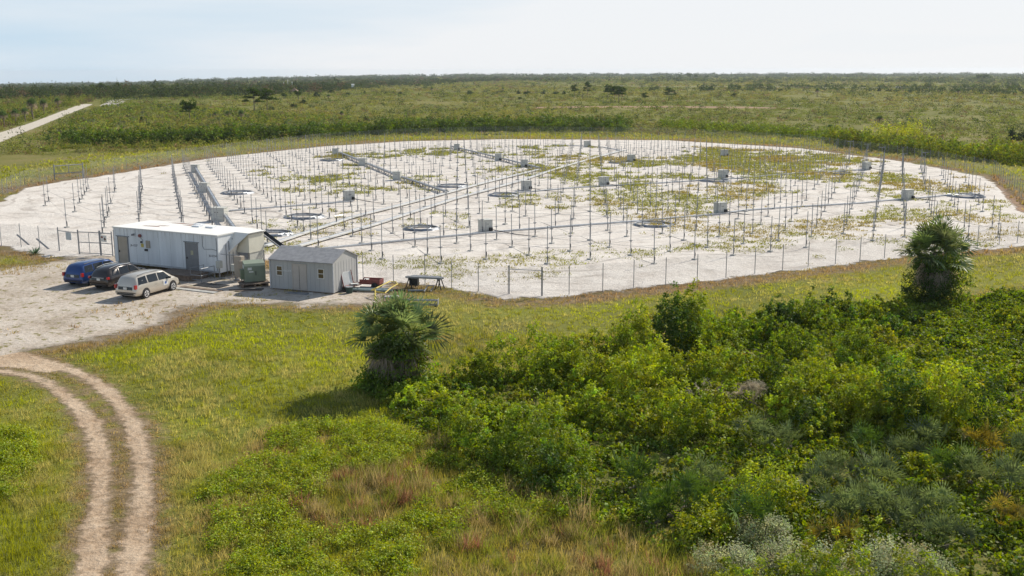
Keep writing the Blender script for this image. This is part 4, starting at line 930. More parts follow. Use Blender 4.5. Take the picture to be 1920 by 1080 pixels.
duct("trunk_duct", "second long grey duct crossing the middle of the post field", [(960, 364), (1085, 353), (1230, 345), (1380, 336), (1500, 326), (1630, 319)], .26, .16, True, False, SILVER)
duct("trunk_duct", "short grey duct from the trailer rack to the cabinet left of the paired ducts", [(432, 397), (550, 388), (662, 379)], .24, .16, True, False, SILVER)
duct("trunk_duct", "short grey duct along the far middle of the sand", [(1035, 272), (1130, 277), (1170, 284)], .24, .16, True, False, SILVER)
duct("cable_rack", "raised steel cable rack running back from the trailer roof corner", [(366, 322), (384, 352), (412, 402), (440, 442), (470, 470)], .17, .85, True, True, GALV)
duct("cable_rack", "long diagonal cable rack crossing the yard toward the paired ducts", [(632, 288), (683, 309), (747, 335), (838, 366)], .28, .5, True, True, GALV)
duct("cable_rack", "short cable rack at the rear of the yard", [(846, 278), (935, 300), (1012, 320)], .28, .5, True, True, GALV)
t = thing("cable_ramp", "sloping steel cable ladder rising from the sand to the trailer end", "cable ladder", (*tl(13.2, 5.2), 0), TR_ANG + R(25)); m = MB()
for y in (-.5, .5): m.tube([(-1.2, y, 3.3), (2.6, y, .3)], .08)
for k in range(12): f_ = k / 11; m.tube([(-1.2 + 3.8 * f_, -.5, 3.3 - 3 * f_), (-1.2 + 3.8 * f_, .5, 3.3 - 3 * f_)], .04)
m.build("ladder", GALV, t); m = MB()
for y in (-.5, .5):
    for x, z in ((.6, 1.9), (-1.2, 3.3)): MB().tube([(x, y, 0), (x, y, z)], .07).build("leg", DULL, t)
for k in range(5): m.tube([(-1.2, -.4 + k * .2, 3.4), (2.7, -.4 + k * .2, .35)], .05, 5)
m.build("cable_bundle", DARK, t)

# ------------------------------------------------------------------ vegetation colours
LUSH = np.array([.165, .215, .022]); MID = np.array([.095, .140, .018]); DEEP = np.array([.045, .075, .014]); YG = np.array([.24, .26, .03]); STRAW = np.array([.34, .28, .14]); BRWN = np.array([.22, .15, .085]); SILV = np.array([.34, .36, .20]); RED_ = np.array([.25, .14, .09])
def mixc(a, b, f): return a + (b - a) * np.asarray(f).reshape(-1, 1)

def blades(L, P, hgt, wid, C, lean=.35):
    n = len(P); D = rng.normal(0, lean, (n, 3)); D[:, 2] = 1; D = unit(D) * np.asarray(hgt).reshape(-1, 1)
    a = rng.uniform(0, 2 * np.pi, n); S = np.stack([np.cos(a), np.sin(a), np.zeros(n)], 1) * np.asarray(wid).reshape(-1, 1)
    L.add(P, D, S, C)

# --- near grass
L = Leaves()
def grass_zone(x0, x1, y0, y1, dens, nb, wid, hg, seed):
    n = int((x1 - x0) * (y1 - y0) * dens); T = np.stack([rng.uniform(x0, x1, n), rng.uniform(y0, y1, n)], 1)
    T = T[np.abs(T[:, 0]) < T[:, 1] * .56 + 4]
    b = near_bare(T); ti = sdf(T, THICKET)
    if y1 > 200: q = b > -28; T = T[q]; b = b[q]; ti = ti[q]
    nn = fbm(T[:, 0] * .9, T[:, 1] * .9, 2)
    lt = sdf(T, LOT); inlot = (lt > 0) & (lt < 9) & (fbm(T[:, 0] * .30, T[:, 1] * .30, 23) + (rng.uniform(size=len(T)) - .5) * .3 > .545 + lt * .035) & (np.maximum(.62 - dline(T, RUT_A), .62 - dline(T, RUT_B)) < 0) & (sdf(T, YARD) < -1)
    T = T[((b < (nn - .5) * .9) | inlot) & (ti < 1.0) & (sdf(T, JUNC) < .2)]
    br, lu = brown_lush(T); n1 = fbm(T[:, 0] * .25, T[:, 1] * .25, 31); n2 = fbm(T[:, 0] * .8, T[:, 1] * .8, 41)
    mid = np.zeros(len(T)) ; dm = np.minimum(dline(T, RUT_A), dline(T, RUT_B))
    short = np.clip(dm / 2.0, .35, 1)
    c = mixc(np.array([.235, .250, .042]), np.array([.335, .375, .045]), np.clip((n1 - .38) * 3.6, 0, 1)); c = mixc(c, np.array([.45, .40, .17]), np.clip((n2 * .6 + fbm(T[:, 0] * .17, T[:, 1] * .17, 43) * .4 - .46) * 4.5, 0, .75)); c = mixc(c, BRWN * 1.45, np.clip(br * 1.3 - .25, 0, .9))
    i = np.repeat(np.arange(len(T)), nb); m_ = len(i)
    B = np.column_stack([T[i] + rng.normal(0, .10, (m_, 2)), np.zeros(m_)])
    h = hg * rng.uniform(.45, 1.3, m_) * (.55 + .9 * n2[i]) * short[i]
    blades(L, B, h, wid * rng.uniform(.7, 1.4, m_), c[i] * np.exp(rng.normal(0, .22, (m_, 1))))
grass_zone(-32, 12, 27, 46, 36, 7, .011, .33, 1)
grass_zone(-45, 40, 46, 66, 16, 6, .016, .27, 2)
grass_zone(-50, 60, 66, 98, 8, 5, .022, .22, 3)
n_far = len(L.B)
for z in ((-110, 10, 120, 300), (0, 110, 95, 300)): grass_zone(*z, .6, 6, .06, .45, 4)
tag(link("grass", L.mesh("grass", .3), GRASS), "green and straw grass covering the field around the track", "grass", kind='stuff')
# --- tall dry grass in front of the thicket
L = Leaves(); n = 1500; T = np.stack([rng.uniform(-13, 12, n), rng.uniform(27, 46, n)], 1)
T = T[(np.maximum.reduce([sdf(T, q) for q in LOW]) < .3) & (sdf(T, THICKET) < .4) & (sdf(T, THICKET) > -11 + 6 * fbm(T[:, 0] * .3, T[:, 1] * .3, 4)) & (T[:, 0] > -11 + (T[:, 1] - 30) * .25)]
n1 = fbm(T[:, 0] * .5, T[:, 1] * .5, 77); T = T[(n1 > .36)]; n1 = n1[n1 > .36]
for s in range(len(T)):
    nb = random.randint(30, 60); kind_ = random.random(); h = random.uniform(.5, .95)
    c = STRAW if kind_ < .38 else (RED_ if kind_ < .55 else np.array([.19, .22, .05])); P3 = np.column_stack([T[s] + rng.normal(0, .13, (nb, 2)), np.zeros(nb)])
    blades(L, P3, h * rng.uniform(.5, 1.2, nb), rng.uniform(.006, .013, nb), c * np.exp(rng.normal(0, .22, (nb, 1))), .42)
tag(link("tall_grass", L.mesh("tall_grass", .3), GRASS), "clumpy tall straw and reddish grass before the thicket", "tall grass", kind='stuff')
L = Leaves(); nb = 46; g = G(1085, 985); P3 = np.column_stack([g + rng.normal(0, .16, (nb, 2)), np.zeros(nb)]); blades(L, P3, rng.uniform(.9, 2.1, nb), rng.uniform(.010, .018, nb), STRAW * np.exp(rng.normal(0, .15, (nb, 1))), .28)
tag(link("grass_clump", L.mesh("grass_clump", .3), GRASS), "tallest straw-coloured grass clump standing against the dark thicket edge", "grass clump")

# --- weeds on the sand
L = Leaves(); n = 62000; T = np.stack([rng.uniform(-62, 78, n), rng.uniform(79, 245, n)], 1); sy = sdf(T, YARD); T = T[(sy > 1.0)]
x, y = T[:, 0], T[:, 1]; n1 = fbm(x * .07, y * .045, 51); n2 = fbm(x * .35, y * .35, 61)
right = np.clip((x - 6) / 30, 0, 1) * np.clip((y - 84) / 25, 0.35, 1); front = np.exp(-((y - 92) / 9.0) ** 2) * (x > -24)
backl = np.exp(-((y - 205) / 16) ** 2) * (x < 0) * .8; left = np.clip((-x - 22) / 20, 0, 1)
pat = np.zeros(len(T))
for ln, w_ in (([(880, 492), (1000, 500), (1070, 494)], 2.2), ([(1170, 482), (1300, 468), (1445, 460)], 3.2), ([(1450, 445), (1600, 412), (1730, 402)], 4.5), ([(1290, 302), (1450, 308), (1560, 330)], 13), ([(690, 482), (760, 502), (860, 492)], 2.5), ([(1240, 418), (1340, 372), (1440, 362)], 4), ([(1640, 330), (1750, 352)], 7), ([(1090, 332), (1230, 330)], 6), ([(500, 305), (640, 292)], 10), ([(1280, 440), (1400, 425)], 2.5)):
    pat = np.maximum(pat, np.exp(-(dline(T, GP(ln)) / w_) ** 2))
dens = (n1 - .56) * 4.5 + pat * 1.35 + right * .22 + front * .55 - left * 1.0 + .02
edge = np.clip((82 - np.hypot(x - 3, y - 162)) / 8, 0, 1)
ok = (n2 + (rng.uniform(size=len(T)) - .5) * .28 < .33 + .28 * np.clip(dens, -1, 1.2)) & (edge > rng.uniform(size=len(T)) * .8)
T = T[ok]; n1 = n1[ok]; right = right[ok]; cc = fbm(T[:, 0] * .12, T[:, 1] * .09, 71)
c = mixc(np.array([.215, .225, .060]), np.array([.31, .24, .09]), np.clip((cc - .43) * 4 * (.25 + right), 0, .6))
nb = 7; i = np.repeat(np.arange(len(T)), nb); m_ = len(i); B = np.column_stack([T[i] + rng.normal(0, .24, (m_, 2)), np.zeros(m_)])
blades(L, B, rng.uniform(.15, .42, m_) * (T[i, 1] / 150 + .4), .022 * rng.uniform(.7, 1.6, m_) * (T[i, 1] / 110), c[i] * np.exp(rng.normal(0, .22, (m_, 1))), .65)
nb = 5; i = np.repeat(np.arange(len(T)), nb); m_ = len(i); Q3 = np.column_stack([T[i] + rng.normal(0, .30, (m_, 2)), rng.uniform(.03, .16, m_)])
rand_leaves(Q3, .20 * (T[i, 1] / 130), .42, c[i] * np.exp(rng.normal(0, .2, (m_, 1))), L, .1)
tag(link("weeds", L.mesh("weeds", .35), GRASS), "sparse green and rusty weeds growing over the white sand", "weeds", kind='stuff')
print("weed tufts", len(T))

# --- near thicket
PALMETTO = [(1475, 850, 0), (1412, 838, 0), (1625, 860, 1), (1690, 868, 0), (1745, 850, 0), (1842, 852, 2), (1815, 912, 0), (1905, 872, 0), (1582, 985, 0), (1612, 960, 0), (1655, 985, 0), (1692, 972, 0), (1742, 982, 0), (1702, 1012, 0),
            (1572, 1040, 2), (1872, 1000, 2), (1412, 1010, 1), (1252, 975, 1), (1222, 988, 1), (1285, 960, 1), (1330, 768, 3), (1412, 762, 3), (1182, 925, 1), (1322, 925, 0), (1530, 930, 0), (1560, 905, 0), (1775, 905, 1), (1895, 940, 0), (1640, 925, 0), (1760, 1035, 0)]
PMP = np.array([G(a, b) for a, b, _ in PALMETTO])
SILVP = np.array([G(a, b) for a, b in ((1365, 1085), (1462, 1078), (1560, 1100), (1655, 1090), (1735, 1085), (1435, 1025))])
L = Leaves(); n = 3000; C = np.stack([rng.uniform(-12, 48, n), rng.uniform(24, 92, n)], 1); s = sdf(C, THICKET)
C = C[(s > .5) & (C[:, 0] < C[:, 1] * .56 + 6)]; s = sdf(C, THICKET)
x, y = C[:, 0], C[:, 1]; hn = fbm(x * .21, y * .21, 91, 3); sp = fbm(x * .12, y * .12, 101); sp2 = vnoise(x * .45, y * .45, 111)
def lump(px, w, a): return np.exp(-(dline(C, GP(px)) / w) ** 2) * a
ridge = lump([(1140, 700), (1230, 675), (1330, 650), (1440, 626), (1530, 612)], 2.6, 1.5) + lump([(1060, 805), (1200, 795)], 1.5, 1.1) + lump([(800, 790), (900, 840), (1000, 885)], 1.9, .9) + lump([(1640, 800), (1830, 810)], 2.0, 1.0) + lump([(700, 770), (800, 760)], 1.4, .8)
h = .55 + 2.3 * np.clip((hn - .38) * 3.0, 0, 1) * rng.uniform(.5, 1.12, len(C)) + ridge; h *= np.clip(.5 + s / 2.5, .5, 1); h = np.where((y > 60) & (x > 16), h * .72, h); h = np.clip(h, .4, 3.9)
dp = np.min(np.linalg.norm(C[:, None] - PMP[None], axis=2), 1); ds = np.min(np.linalg.norm(C[:, None] - SILVP[None], axis=2), 1)
h = np.where(dp < 1.0, np.minimum(h, .6), h); h = np.where((dp >= 1.0) & (dp < 1.9), np.minimum(h, .9), h); h = np.where(ds < 1.5, np.minimum(h, .5), h)
rx = np.clip(.40 + .27 * h + rng.normal(0, .14, len(C)), .38, 1.35)
c = mixc(np.array([.260, .315, .028]), np.array([.180, .245, .027]), np.clip((sp - .38) * 4, 0, 1)); c = np.where((sp2 > .82)[:, None], DEEP * 1.9, c); c = np.where(((sp2 < .16))[:, None], YG * 1.0, c)
c = np.where((hash2(np.arange(len(C)), np.arange(len(C)) * 3, 8) > .996)[:, None], np.array([.28, .22, .07]), c)
c = c * np.exp(rng.normal(0, .13, (len(C), 1)))
near = y < 46
for msk, ll, k in ((near, .110, 24), (~near & (y < 62), .135, 19), (y >= 62, .17, 14)):
    q = np.where(msk)[0]; area = rx[q] * (rx[q] + h[q])
    dome(L, C[q], rx[q], h[q], 0, np.clip(19 * area / 1.2, 10, 100), int(k * 1.5), ll, .30, c[q], .20, .085, -.25, .55)
n = 5600; C = np.stack([rng.uniform(-12, 48, n), rng.uniform(24, 92, n)], 1); C = C[(sdf(C, THICKET) > .2) & (C[:, 0] < C[:, 1] * .56 + 6)]; n = len(C)
dome(L, C, rng.uniform(.5, .85, n), rng.uniform(.25, .55, n), 0, 14, 8, .12 + C[:, 1] / 800, .32, mixc(MID * 1.2, LUSH * 1.1, rng.uniform(0, 1, n)), .25, .2, -.1, .5)
tag(link("scrub_thicket", L.mesh("scrub_thicket"), LEAF), "dense sunlit green scrub thicket filling the near ground beyond the palms", "thicket", kind='stuff')
for k, g in enumerate(SILVP):
    if k == 0:
        sh = thing("silvery_shrub", "rounded silvery grey leaved shrub at the near edge of the thicket", "shrub", (g[0], g[1], 0), 0, "silvery shrubs at the near edge"); L = Leaves()
        dome(L, np.array([[0, 0], [.5, .2], [-.5, .1], [.1, -.5]]), [1.0, .7, .8, .7], [1.3, 1.0, 1.1, .8], 0, 60, 26, .075, .33, SILV, .22, .12, -.2, .4); link("leaves", L.mesh("leaves"), LEAF, sh)
        m = MB()
        for q in range(6): a_ = q * 1.05; m.tube([(0, 0, 0), (.3 * math.cos(a_), .3 * math.sin(a_), .5), (.6 * math.cos(a_), .6 * math.sin(a_), .95)], [.035, .025, .012], 5)
        m.build("stem", BARK, sh)
    else: copy_tree(sh, (g[0], g[1], 0), k * 1.3, .85 + .1 * (k % 4))
# --- low shrubs on the grass
L = Leaves(); n = 5200; C = np.stack([rng.uniform(-24, 2, n), rng.uniform(28, 52, n)], 1)
sl = np.maximum.reduce([sdf(C, p) for p in LOW]); C = C[(sl > 0) & (fbm(C[:, 0] * .7, C[:, 1] * .7, 131) > .36)]; n = len(C)
h = rng.uniform(.25, .65, n); c = mixc(LUSH * 1.5, YG * 1.3, rng.uniform(0, .8, n)); dome(L, C, rng.uniform(.3, .6, n), h, 0, 16, 13, .085, .30, c, .18, .2, -.1, .4)
tag(link("low_shrubs", L.mesh("low_shrubs"), LEAF), "low bright green shrubs creeping over the grass", "shrubs", kind='stuff')

# --- fan palm fronds
def fan(L, base, az, el, pet, rad, nl, wid, col, droop=.25, spread=2.2, roll=.7):
    """one fan leaf: petiole of length pet, nl narrow leaflets"""
    d = np.array([math.cos(az) * math.cos(el), math.sin(az) * math.cos(el), math.sin(el)]); side = np.array([-math.sin(az), math.cos(az), 0]); up = np.cross(d, side); ro = rng.normal(0, roll); side, up = side * math.cos(ro) + up * math.sin(ro), up * math.cos(ro) - side * math.sin(ro)
    tip = base + d * pet
    ang = np.linspace(-spread, spread, nl) + rng.normal(0, .03, nl)
    D = np.cos(ang)[:, None] * d + np.sin(ang)[:, None] * side + up * (.18 + .15 * np.abs(np.sin(ang)))[:, None]
    D = unit(D) * (rad * (.70 + .30 * np.cos(ang * .6)))[:, None] * rng.uniform(.9, 1.08, (nl, 1)); D1 = D * .62; D2 = D * .42; D2[:, 2] -= droop * rad * rng.uniform(.6, 1.3, nl)
    S = unit(np.cross(D, up + rng.normal(0, .25, (nl, 3)))) * wid
    cc = col * np.exp(rng.normal(0, .12, (nl, 1)))
    L.add(np.repeat(tip[None], nl, 0), D1, S, cc); L.add(tip + D1 * .80, D2 + D1 * .15, S * .85, cc)
    L.add(base[None], (d * pet)[None], side[None] * .025, col[None] * .9)
PALMG = np.array([.120, .180, .068]); PALMD = np.array([.42, .34, .26])
def sabal(name, label, loc, trunk, rad, nf, vine, seed, group=None):
    t = thing(name, label, "palm tree", (loc[0], loc[1], 0), 0, group)
    m = MB(); m.tube([(0, 0, 0), (.05, 0, trunk * .5), (0, .03, trunk), (0, .03, trunk + .3)], [.24, .21, .2, .12], 10)
    for k in range(26):
        a = k * 2.4; z = trunk * .3 + trunk * .7 * k / 26; m.tube([(.18 * math.cos(a), .18 * math.sin(a), z), (.34 * math.cos(a), .34 * math.sin(a), z + .28)], [.05, .03], 4)
    m.build("trunk", BARK, t)
    top = np.array([0, .03, trunk + .15]); L = Leaves()
    for k in range(nf):
        az = k * 2.39996 + random.uniform(-.2, .2); f = (k + .5) / nf; el = R(84 - 98 * f ** .9) + random.uniform(-.22, .22)
        cf = PALMG * random.uniform(.5, 1.7) * np.array([random.uniform(.95, 1.35), 1, random.uniform(.7, 1.2)])
        fan(L, top, az, el, rad * random.uniform(.30, .60), rad * .46 * random.uniform(.8, 1.15), 20, .020 * rad, cf, .10 + .3 * f * random.random(), 1.8)
    link("frond", L.mesh("frond", .35), FROND, t)
    L = Leaves()
    for k in range(int(nf * .5)):
        fan(L, top - np.array([0, 0, .15]), random.uniform(0, 6.28), R(random.uniform(-75, -22)), rad * .36, rad * .38, 22, .012 * rad, PALMD * random.uniform(.6, 1.25), .45, 1.2)
    link("dead_frond", L.mesh("dead_frond", .35), FROND, t)
    if vine:
        L = Leaves(); K = len(vine); V = np.array([(v[0], v[1]) for v in vine]); vine = list(vine) + [(math.cos(q) * .6, math.sin(q) * .6, .85, 1.0, trunk * .72, DEEP * 1.6 if q > 2 else MID) for q in (0.2, 1.4, 2.6, 3.8, 5.0)]; K = len(vine); V = np.array([(v[0], v[1]) for v in vine]); dome(L, V, [v[2] for v in vine], [v[3] for v in vine], [v[4] for v in vine], 60, 20, .15, .32, [np.array(v[5]) * 1.3 for v in vine], .22, .2, -.3, .35)
        link("vine", L.mesh("vine"), LEAF, t)
    return t
sabal("cabbage_palm", "bushy cabbage palm wrapped in vines with hanging dead fronds, nearer of two", G(748, 724), 2.5, 2.9, 50, [(-.7, -.3, 1.15, 2.0, 0, DEEP * 1.6), (.6, -.4, 1.2, 1.9, 0, DEEP * 1.6), (0, -.9, 1.1, 1.7, 0, MID * 1.3), (-1.3, -.5, 1.0, 1.2, 0, MID * 1.4), (1.3, -.4, 1.1, 1.4, 0, MID * 1.5), (.75, -.8, .75, 1.3, 1.3, LUSH * .9), (.95, -.1, .7, 1.2, 1.5, YG * .8), (-.2, .4, 1.1, 1.9, 0, DEEP), (-1.0, -.4, .9, .9, 0, MID)], 1)
sabal("cabbage_palm", "dense dark cabbage palm with vines at its base, farther one by the fence", G(1746, 566), 3.35, 3.15, 56, [(-.7, -.2, 1.2, 2.3, 0, DEEP), (.8, -.2, 1.2, 2.3, 0, DEEP), (0, -.5, 1.2, 1.8, 0, DEEP), (1.3, -.4, 1.1, 2.2, 1.4, MID), (-1.2, -.3, 1.0, 2.0, .9, DEEP), (0, -1.0, 1.1, 1.9, .9, DEEP), (.4, -.7, 1.0, 1.9, 1.6, MID), (.5, -.9, .8, 1.0, 2.6, LUSH * .8), (-1.3, 0, .9, 1.0, 0, MID), (1.5, 0, 1.0, 1.2, 0, LUSH)], 2)

# saw palmettos scattered through the thicket
PFROND = leaf_mat('palmetto_frond', .25, .03, .55)
PCOL = [np.array([.145, .185, .072]), np.array([.090, .150, .030]), np.array([.24, .20, .045]), np.array([.36, .32, .24])]
PLAB = ["blue-green saw palmetto with spiky fans rising out of the green thicket", "bright green saw palmetto clump in the shaded gap at the thicket edge", "yellowing saw palmetto with orange-tinged fans in the near thicket", "pale dead palmetto with bleached drooping fans inside the thicket"]
pm = {}
for k, (px, py, v) in enumerate(PALMETTO):
    g = PMP[k]; key = (v, k % 2)
    grp = ["blue-green saw palmettos", "bright green saw palmettos", "yellowing saw palmettos", "dead bleached palmettos"][v]
    if key not in pm:
        t = thing("saw_palmetto", PLAB[v], "palmetto", (g[0], g[1], 0), k, grp); L = Leaves()
        for q in range(13):
            fan(L, np.array([random.uniform(-.3, .3), random.uniform(-.3, .3), .15]), random.uniform(0, 6.28), R(random.uniform(28, 80)), random.uniform(.6, 1.15), random.uniform(.50, .70), 15, .030, PCOL[v] * random.uniform(.6, 1.4), .06 if v != 3 else .4, 1.9)
        link("fan_leaf", L.mesh("fan_leaf", .35), PFROND, t)
        MB().tube([(-.3, 0, .08), (.1, .05, .15), (.25, .2, .3)], [.10, .09, .06], 7).build("stem", BARK, t); pm[key] = t
    else: copy_tree(pm[key], (g[0], g[1], 0), k * 1.7, random.uniform(.85, 1.25), PLAB[v], grp)

# ------------------------------------------------------------------ far vegetation
OLIVE = np.array([.225, .222, .066]); OL2 = np.array([.165, .190, .052]); DKG = np.array([.040, .060, .020]); GREY = np.array([.135, .140, .075]); TANB = np.array([.22, .165, .085])
def band(front, depth, n):
    """ground points spread behind a front line given in the photograph"""
    f = GP(front); seg = np.linalg.norm(np.diff(f, axis=0), axis=1); cs = np.concatenate([[0], np.cumsum(seg)]); u = rng.uniform(0, cs[-1], n)
    P = np.stack([np.interp(u, cs, f[:, 0]), np.interp(u, cs, f[:, 1])], 1); d = unit(P); w = rng.uniform(0, 1, n) ** 1.3 * depth; return P + d * w[:, None], w
L = Leaves()
C, w = band([(122, 271), (160, 272), (235, 274), (400, 270), (560, 259), (700, 253), (850, 248), (1000, 246), (1170, 246)], 24, 620)
nh = fbm(C[:, 0] * .12, C[:, 1] * .12, 141); h = (2.0 + 6.0 * np.clip(nh - .2, 0, 1)) * rng.uniform(.55, 1.1, len(C)) * np.where(C[:, 0] < -88, .8, 1)
h = h * np.where(w < 7, 1.1, .85)
dome(L, C, rng.uniform(1.6, 3.2, len(C)), h, 0, 40, 10, .36, .36, mixc(DEEP * 1.15, MID * 1.25, rng.uniform(0, 1, len(C))), .25, .085, -.35, .55)
C, w = band([(1240, 240), (1330, 247), (1400, 250), (1480, 258), (1560, 266)], 26, 170)
dome(L, C, rng.uniform(1.2, 2.4, len(C)), rng.uniform(1.0, 2.6, len(C)), 0, 18, 7, .38, .36, mixc(MID * 1.2, LUSH, rng.uniform(0, .8, len(C))), .22, .16, -.3, .45)
C, w = band([(1560, 268), (1600, 277), (1700, 289), (1800, 300), (1920, 310), (2100, 322)], 30, 620)
nh = fbm(C[:, 0] * .12, C[:, 1] * .12, 151); h = (1.6 + 4.6 * np.clip(nh - .2, 0, 1)) * rng.uniform(.55, 1.15, len(C)) * np.where(w > 16, .7, 1)
dome(L, C, rng.uniform(1.2, 2.3, len(C)), h, 0, 34, 9, .28, .36, mixc(MID * 1.05, YG * 1.15, rng.uniform(0, .85, len(C)) ** 1.2), .25, .085, -.35, .55)
C, w = band([(85, 285), (110, 279), (180, 279), (250, 278), (330, 274), (420, 272)], 5, 120)
dome(L, C, rng.uniform(.6, 1.3, len(C)), rng.uniform(.4, 1.1, len(C)), 0, 12, 7, .30, .36, mixc(LUSH, OLIVE, rng.uniform(0, 1, len(C))), .2, .16, -.2, .45)
SCR = GP([(62, 262), (120, 268), (230, 268), (400, 262), (560, 250), (700, 243), (640, 222), (520, 212), (400, 204), (300, 197), (235, 196), (175, 205), (120, 232)])
n = 2600; lo, hi = SCR.min(0), SCR.max(0); C = rng.uniform(0, 1, (n, 2)) * (hi - lo) + lo; C = C[(sdf(C, SCR) > 0) & (sdf(C, ROAD) < -1.5)]; n = len(C); u = rng.uniform(size=n); nh = fbm(C[:, 0] * .06, C[:, 1] * .06, 145)
dome(L, C, rng.uniform(1.0, 2.2, n), (.6 + 2.2 * np.clip(nh - .25, 0, 1)) * rng.uniform(.6, 1.3, n), 0, 14, 6, .45, .38, np.where((u < .2)[:, None], np.array([.13, .15, .07]), mixc(MID * 1.5, np.array([.21, .22, .055]), rng.uniform(0, 1, n))), .22, .11, -.2, .5)
tag(link("dense_hedges", L.mesh("dense_hedges"), LEAF), "dense dark green scrub bands bordering the far side of the sand yard", "scrub", kind='stuff')

L = Leaves(); n = 34000; r = np.exp(rng.uniform(math.log(235), math.log(3800), n)); ta = rng.uniform(-.60, .60, n); C = np.stack([r * np.sin(ta), r * np.cos(ta)], 1)
ok = (sdf(C, YARD) < -17) & (sdf(C, ROAD) < -3) & (sdf(C, PATH) < -1) & (sdf(C, FROAD) < -2)
C = C[ok]; r = r[ok]; pn = fbm(C[:, 0] * .010 + 7, C[:, 1] * .005, 161); p2 = fbm(C[:, 0] * .04, C[:, 1] * .03, 171); ok = (p2 + rng.normal(0, .12, len(C)) > .40 - .1 * (C[:, 0] < -60) * (r < 420)); C = C[ok]; r = r[ok]; pn = pn[ok]; p2 = p2[ok]; n = len(C)
c = mixc(OLIVE * 1.15, OL2 * 1.1, np.clip((pn - .35) * 3.5, 0, 1)); u = rng.uniform(size=n); c = np.where((u > .89)[:, None], DKG * 1.5, c); c = np.where((u < .10)[:, None], GREY, c); c = np.where(((u > .10) & (u < .17))[:, None], TANB, c)
h = (.35 + .9 * rng.uniform(size=n) ** 2 + np.where(u > .89, 1.1, 0)) * (1 + r / 1500) * np.where((C[:, 0] < -60) & (r < 420), 1.7, 1); rx = (.7 + .9 * rng.uniform(size=n)) * (.75 + r / 600)
dome(L, C, rx, h, drop(C), 8, 5, .17 + r / 1700, .38, c, .18, .30, -.1, .5)
tag(link("palmetto_scrub", L.mesh("palmetto_scrub"), FAR_LEAF), "low olive palmetto scrub spreading to the horizon", "scrub", kind='stuff')

L = Leaves(); n = 2300; px = rng.uniform(-380, 1080, n); fy = np.interp(px, [-380, 180, 260, 420, 600, 700, 800, 900, 1080], [184, 184, 187, 180, 172, 160, 155, 150, 148]); d0 = np.linalg.norm(G(px, fy), axis=1); dd = d0 * np.exp(rng.uniform(0, 1, n) ** 1.4 * np.log(np.maximum(4200 / d0, 1.05)))
u = unit(G(px, fy)); C = u * dd[:, None]; nh = fbm(C[:, 0] * .012, C[:, 1] * .012, 181); h = (3.5 + 9.0 * np.clip(nh - .18, 0, 1)) * rng.uniform(.7, 1.12, n); h = np.where(px > 650, h * .8, h); zz = drop(C)
cw = mixc(DKG * 1.0, np.array([.075, .095, .030]), rng.uniform(0, 1, n) ** 1.3); cw = np.where((rng.uniform(size=n) < .10)[:, None], np.array([.12, .09, .05]), cw)
dome(L, C, rng.uniform(2.8, 6.0, n) * (.8 + dd / 2600), h * rng.uniform(.5, 1.3, n), zz, 30, 5, .75 + dd / 2600, .42, cw, .2, .12, -.2, .4)
n = 900; px = rng.uniform(1000, 2300, n); dd = np.exp(rng.uniform(math.log(1700), math.log(5200), n)); C = unit(G(px, np.full(n, 160))) * dd[:, None]
dome(L, C, rng.uniform(5, 12, n), rng.uniform(2.5, 7.5, n), drop(C), 12, 4, 1.6 + dd / 2300, .42, mixc(DKG * 1.2, OL2 * .8, rng.uniform(0, 1, n)), .2, .25, -.1, .4)
n = 1500; px = rng.uniform(-380, 2300, n); dd = np.exp(rng.uniform(math.log(3400), math.log(6900), n)); C = unit(G(px, np.full(n, 160))) * dd[:, None]
dome(L, C, rng.uniform(14, 30, n), rng.uniform(5, 13, n), drop(C), 16, 4, 4.5, .42, mixc(DKG * 1.2, np.array([.075, .095, .030]), rng.uniform(0, 1, n)), .2, .2, -.1, .4)
n = 2600; px = rng.uniform(560, 2200, n); dd = np.exp(rng.uniform(math.log(780), math.log(2900), n)); C = unit(G(px, np.full(n, 160))) * dd[:, None]; q = fbm(C[:, 0] * .006, C[:, 1] * .0022, 191) + (np.log(dd / 780) - .6) * .09 > .545; C = C[q]; dd = dd[q]; n = len(C)
dome(L, C, rng.uniform(2.0, 4.5, n) * (.7 + dd / 2500), rng.uniform(1.5, 5.5, n), drop(C), 18, 4, .55 + dd / 2000, .42, mixc(DKG * 1.2, np.array([.085, .11, .035]), rng.uniform(0, 1, n)), .2, .14, -.1, .4)
n = 700; px = rng.uniform(-380, 175, n); fy = np.interp(px, [-380, 0, 50, 100, 150, 178], [330, 247, 229, 212, 196, 188]); f = G(px, fy - rng.uniform(0, 1, n) * (fy - 186)); u = rng.uniform(size=n)
dome(L, f, rng.uniform(1.4, 2.6, n), rng.uniform(1.5, 3.8, n), 0, 16, 5, .5, .38, np.where((u < .22)[:, None], np.array([.15, .11, .07]), mixc(MID, OLIVE, rng.uniform(0, 1, n))), .2, .2, -.3, .4)
tag(link("woods", L.mesh("woods"), FAR_LEAF), "far dark woods forming the skyline and flanking the shell road", "woods", kind='stuff')

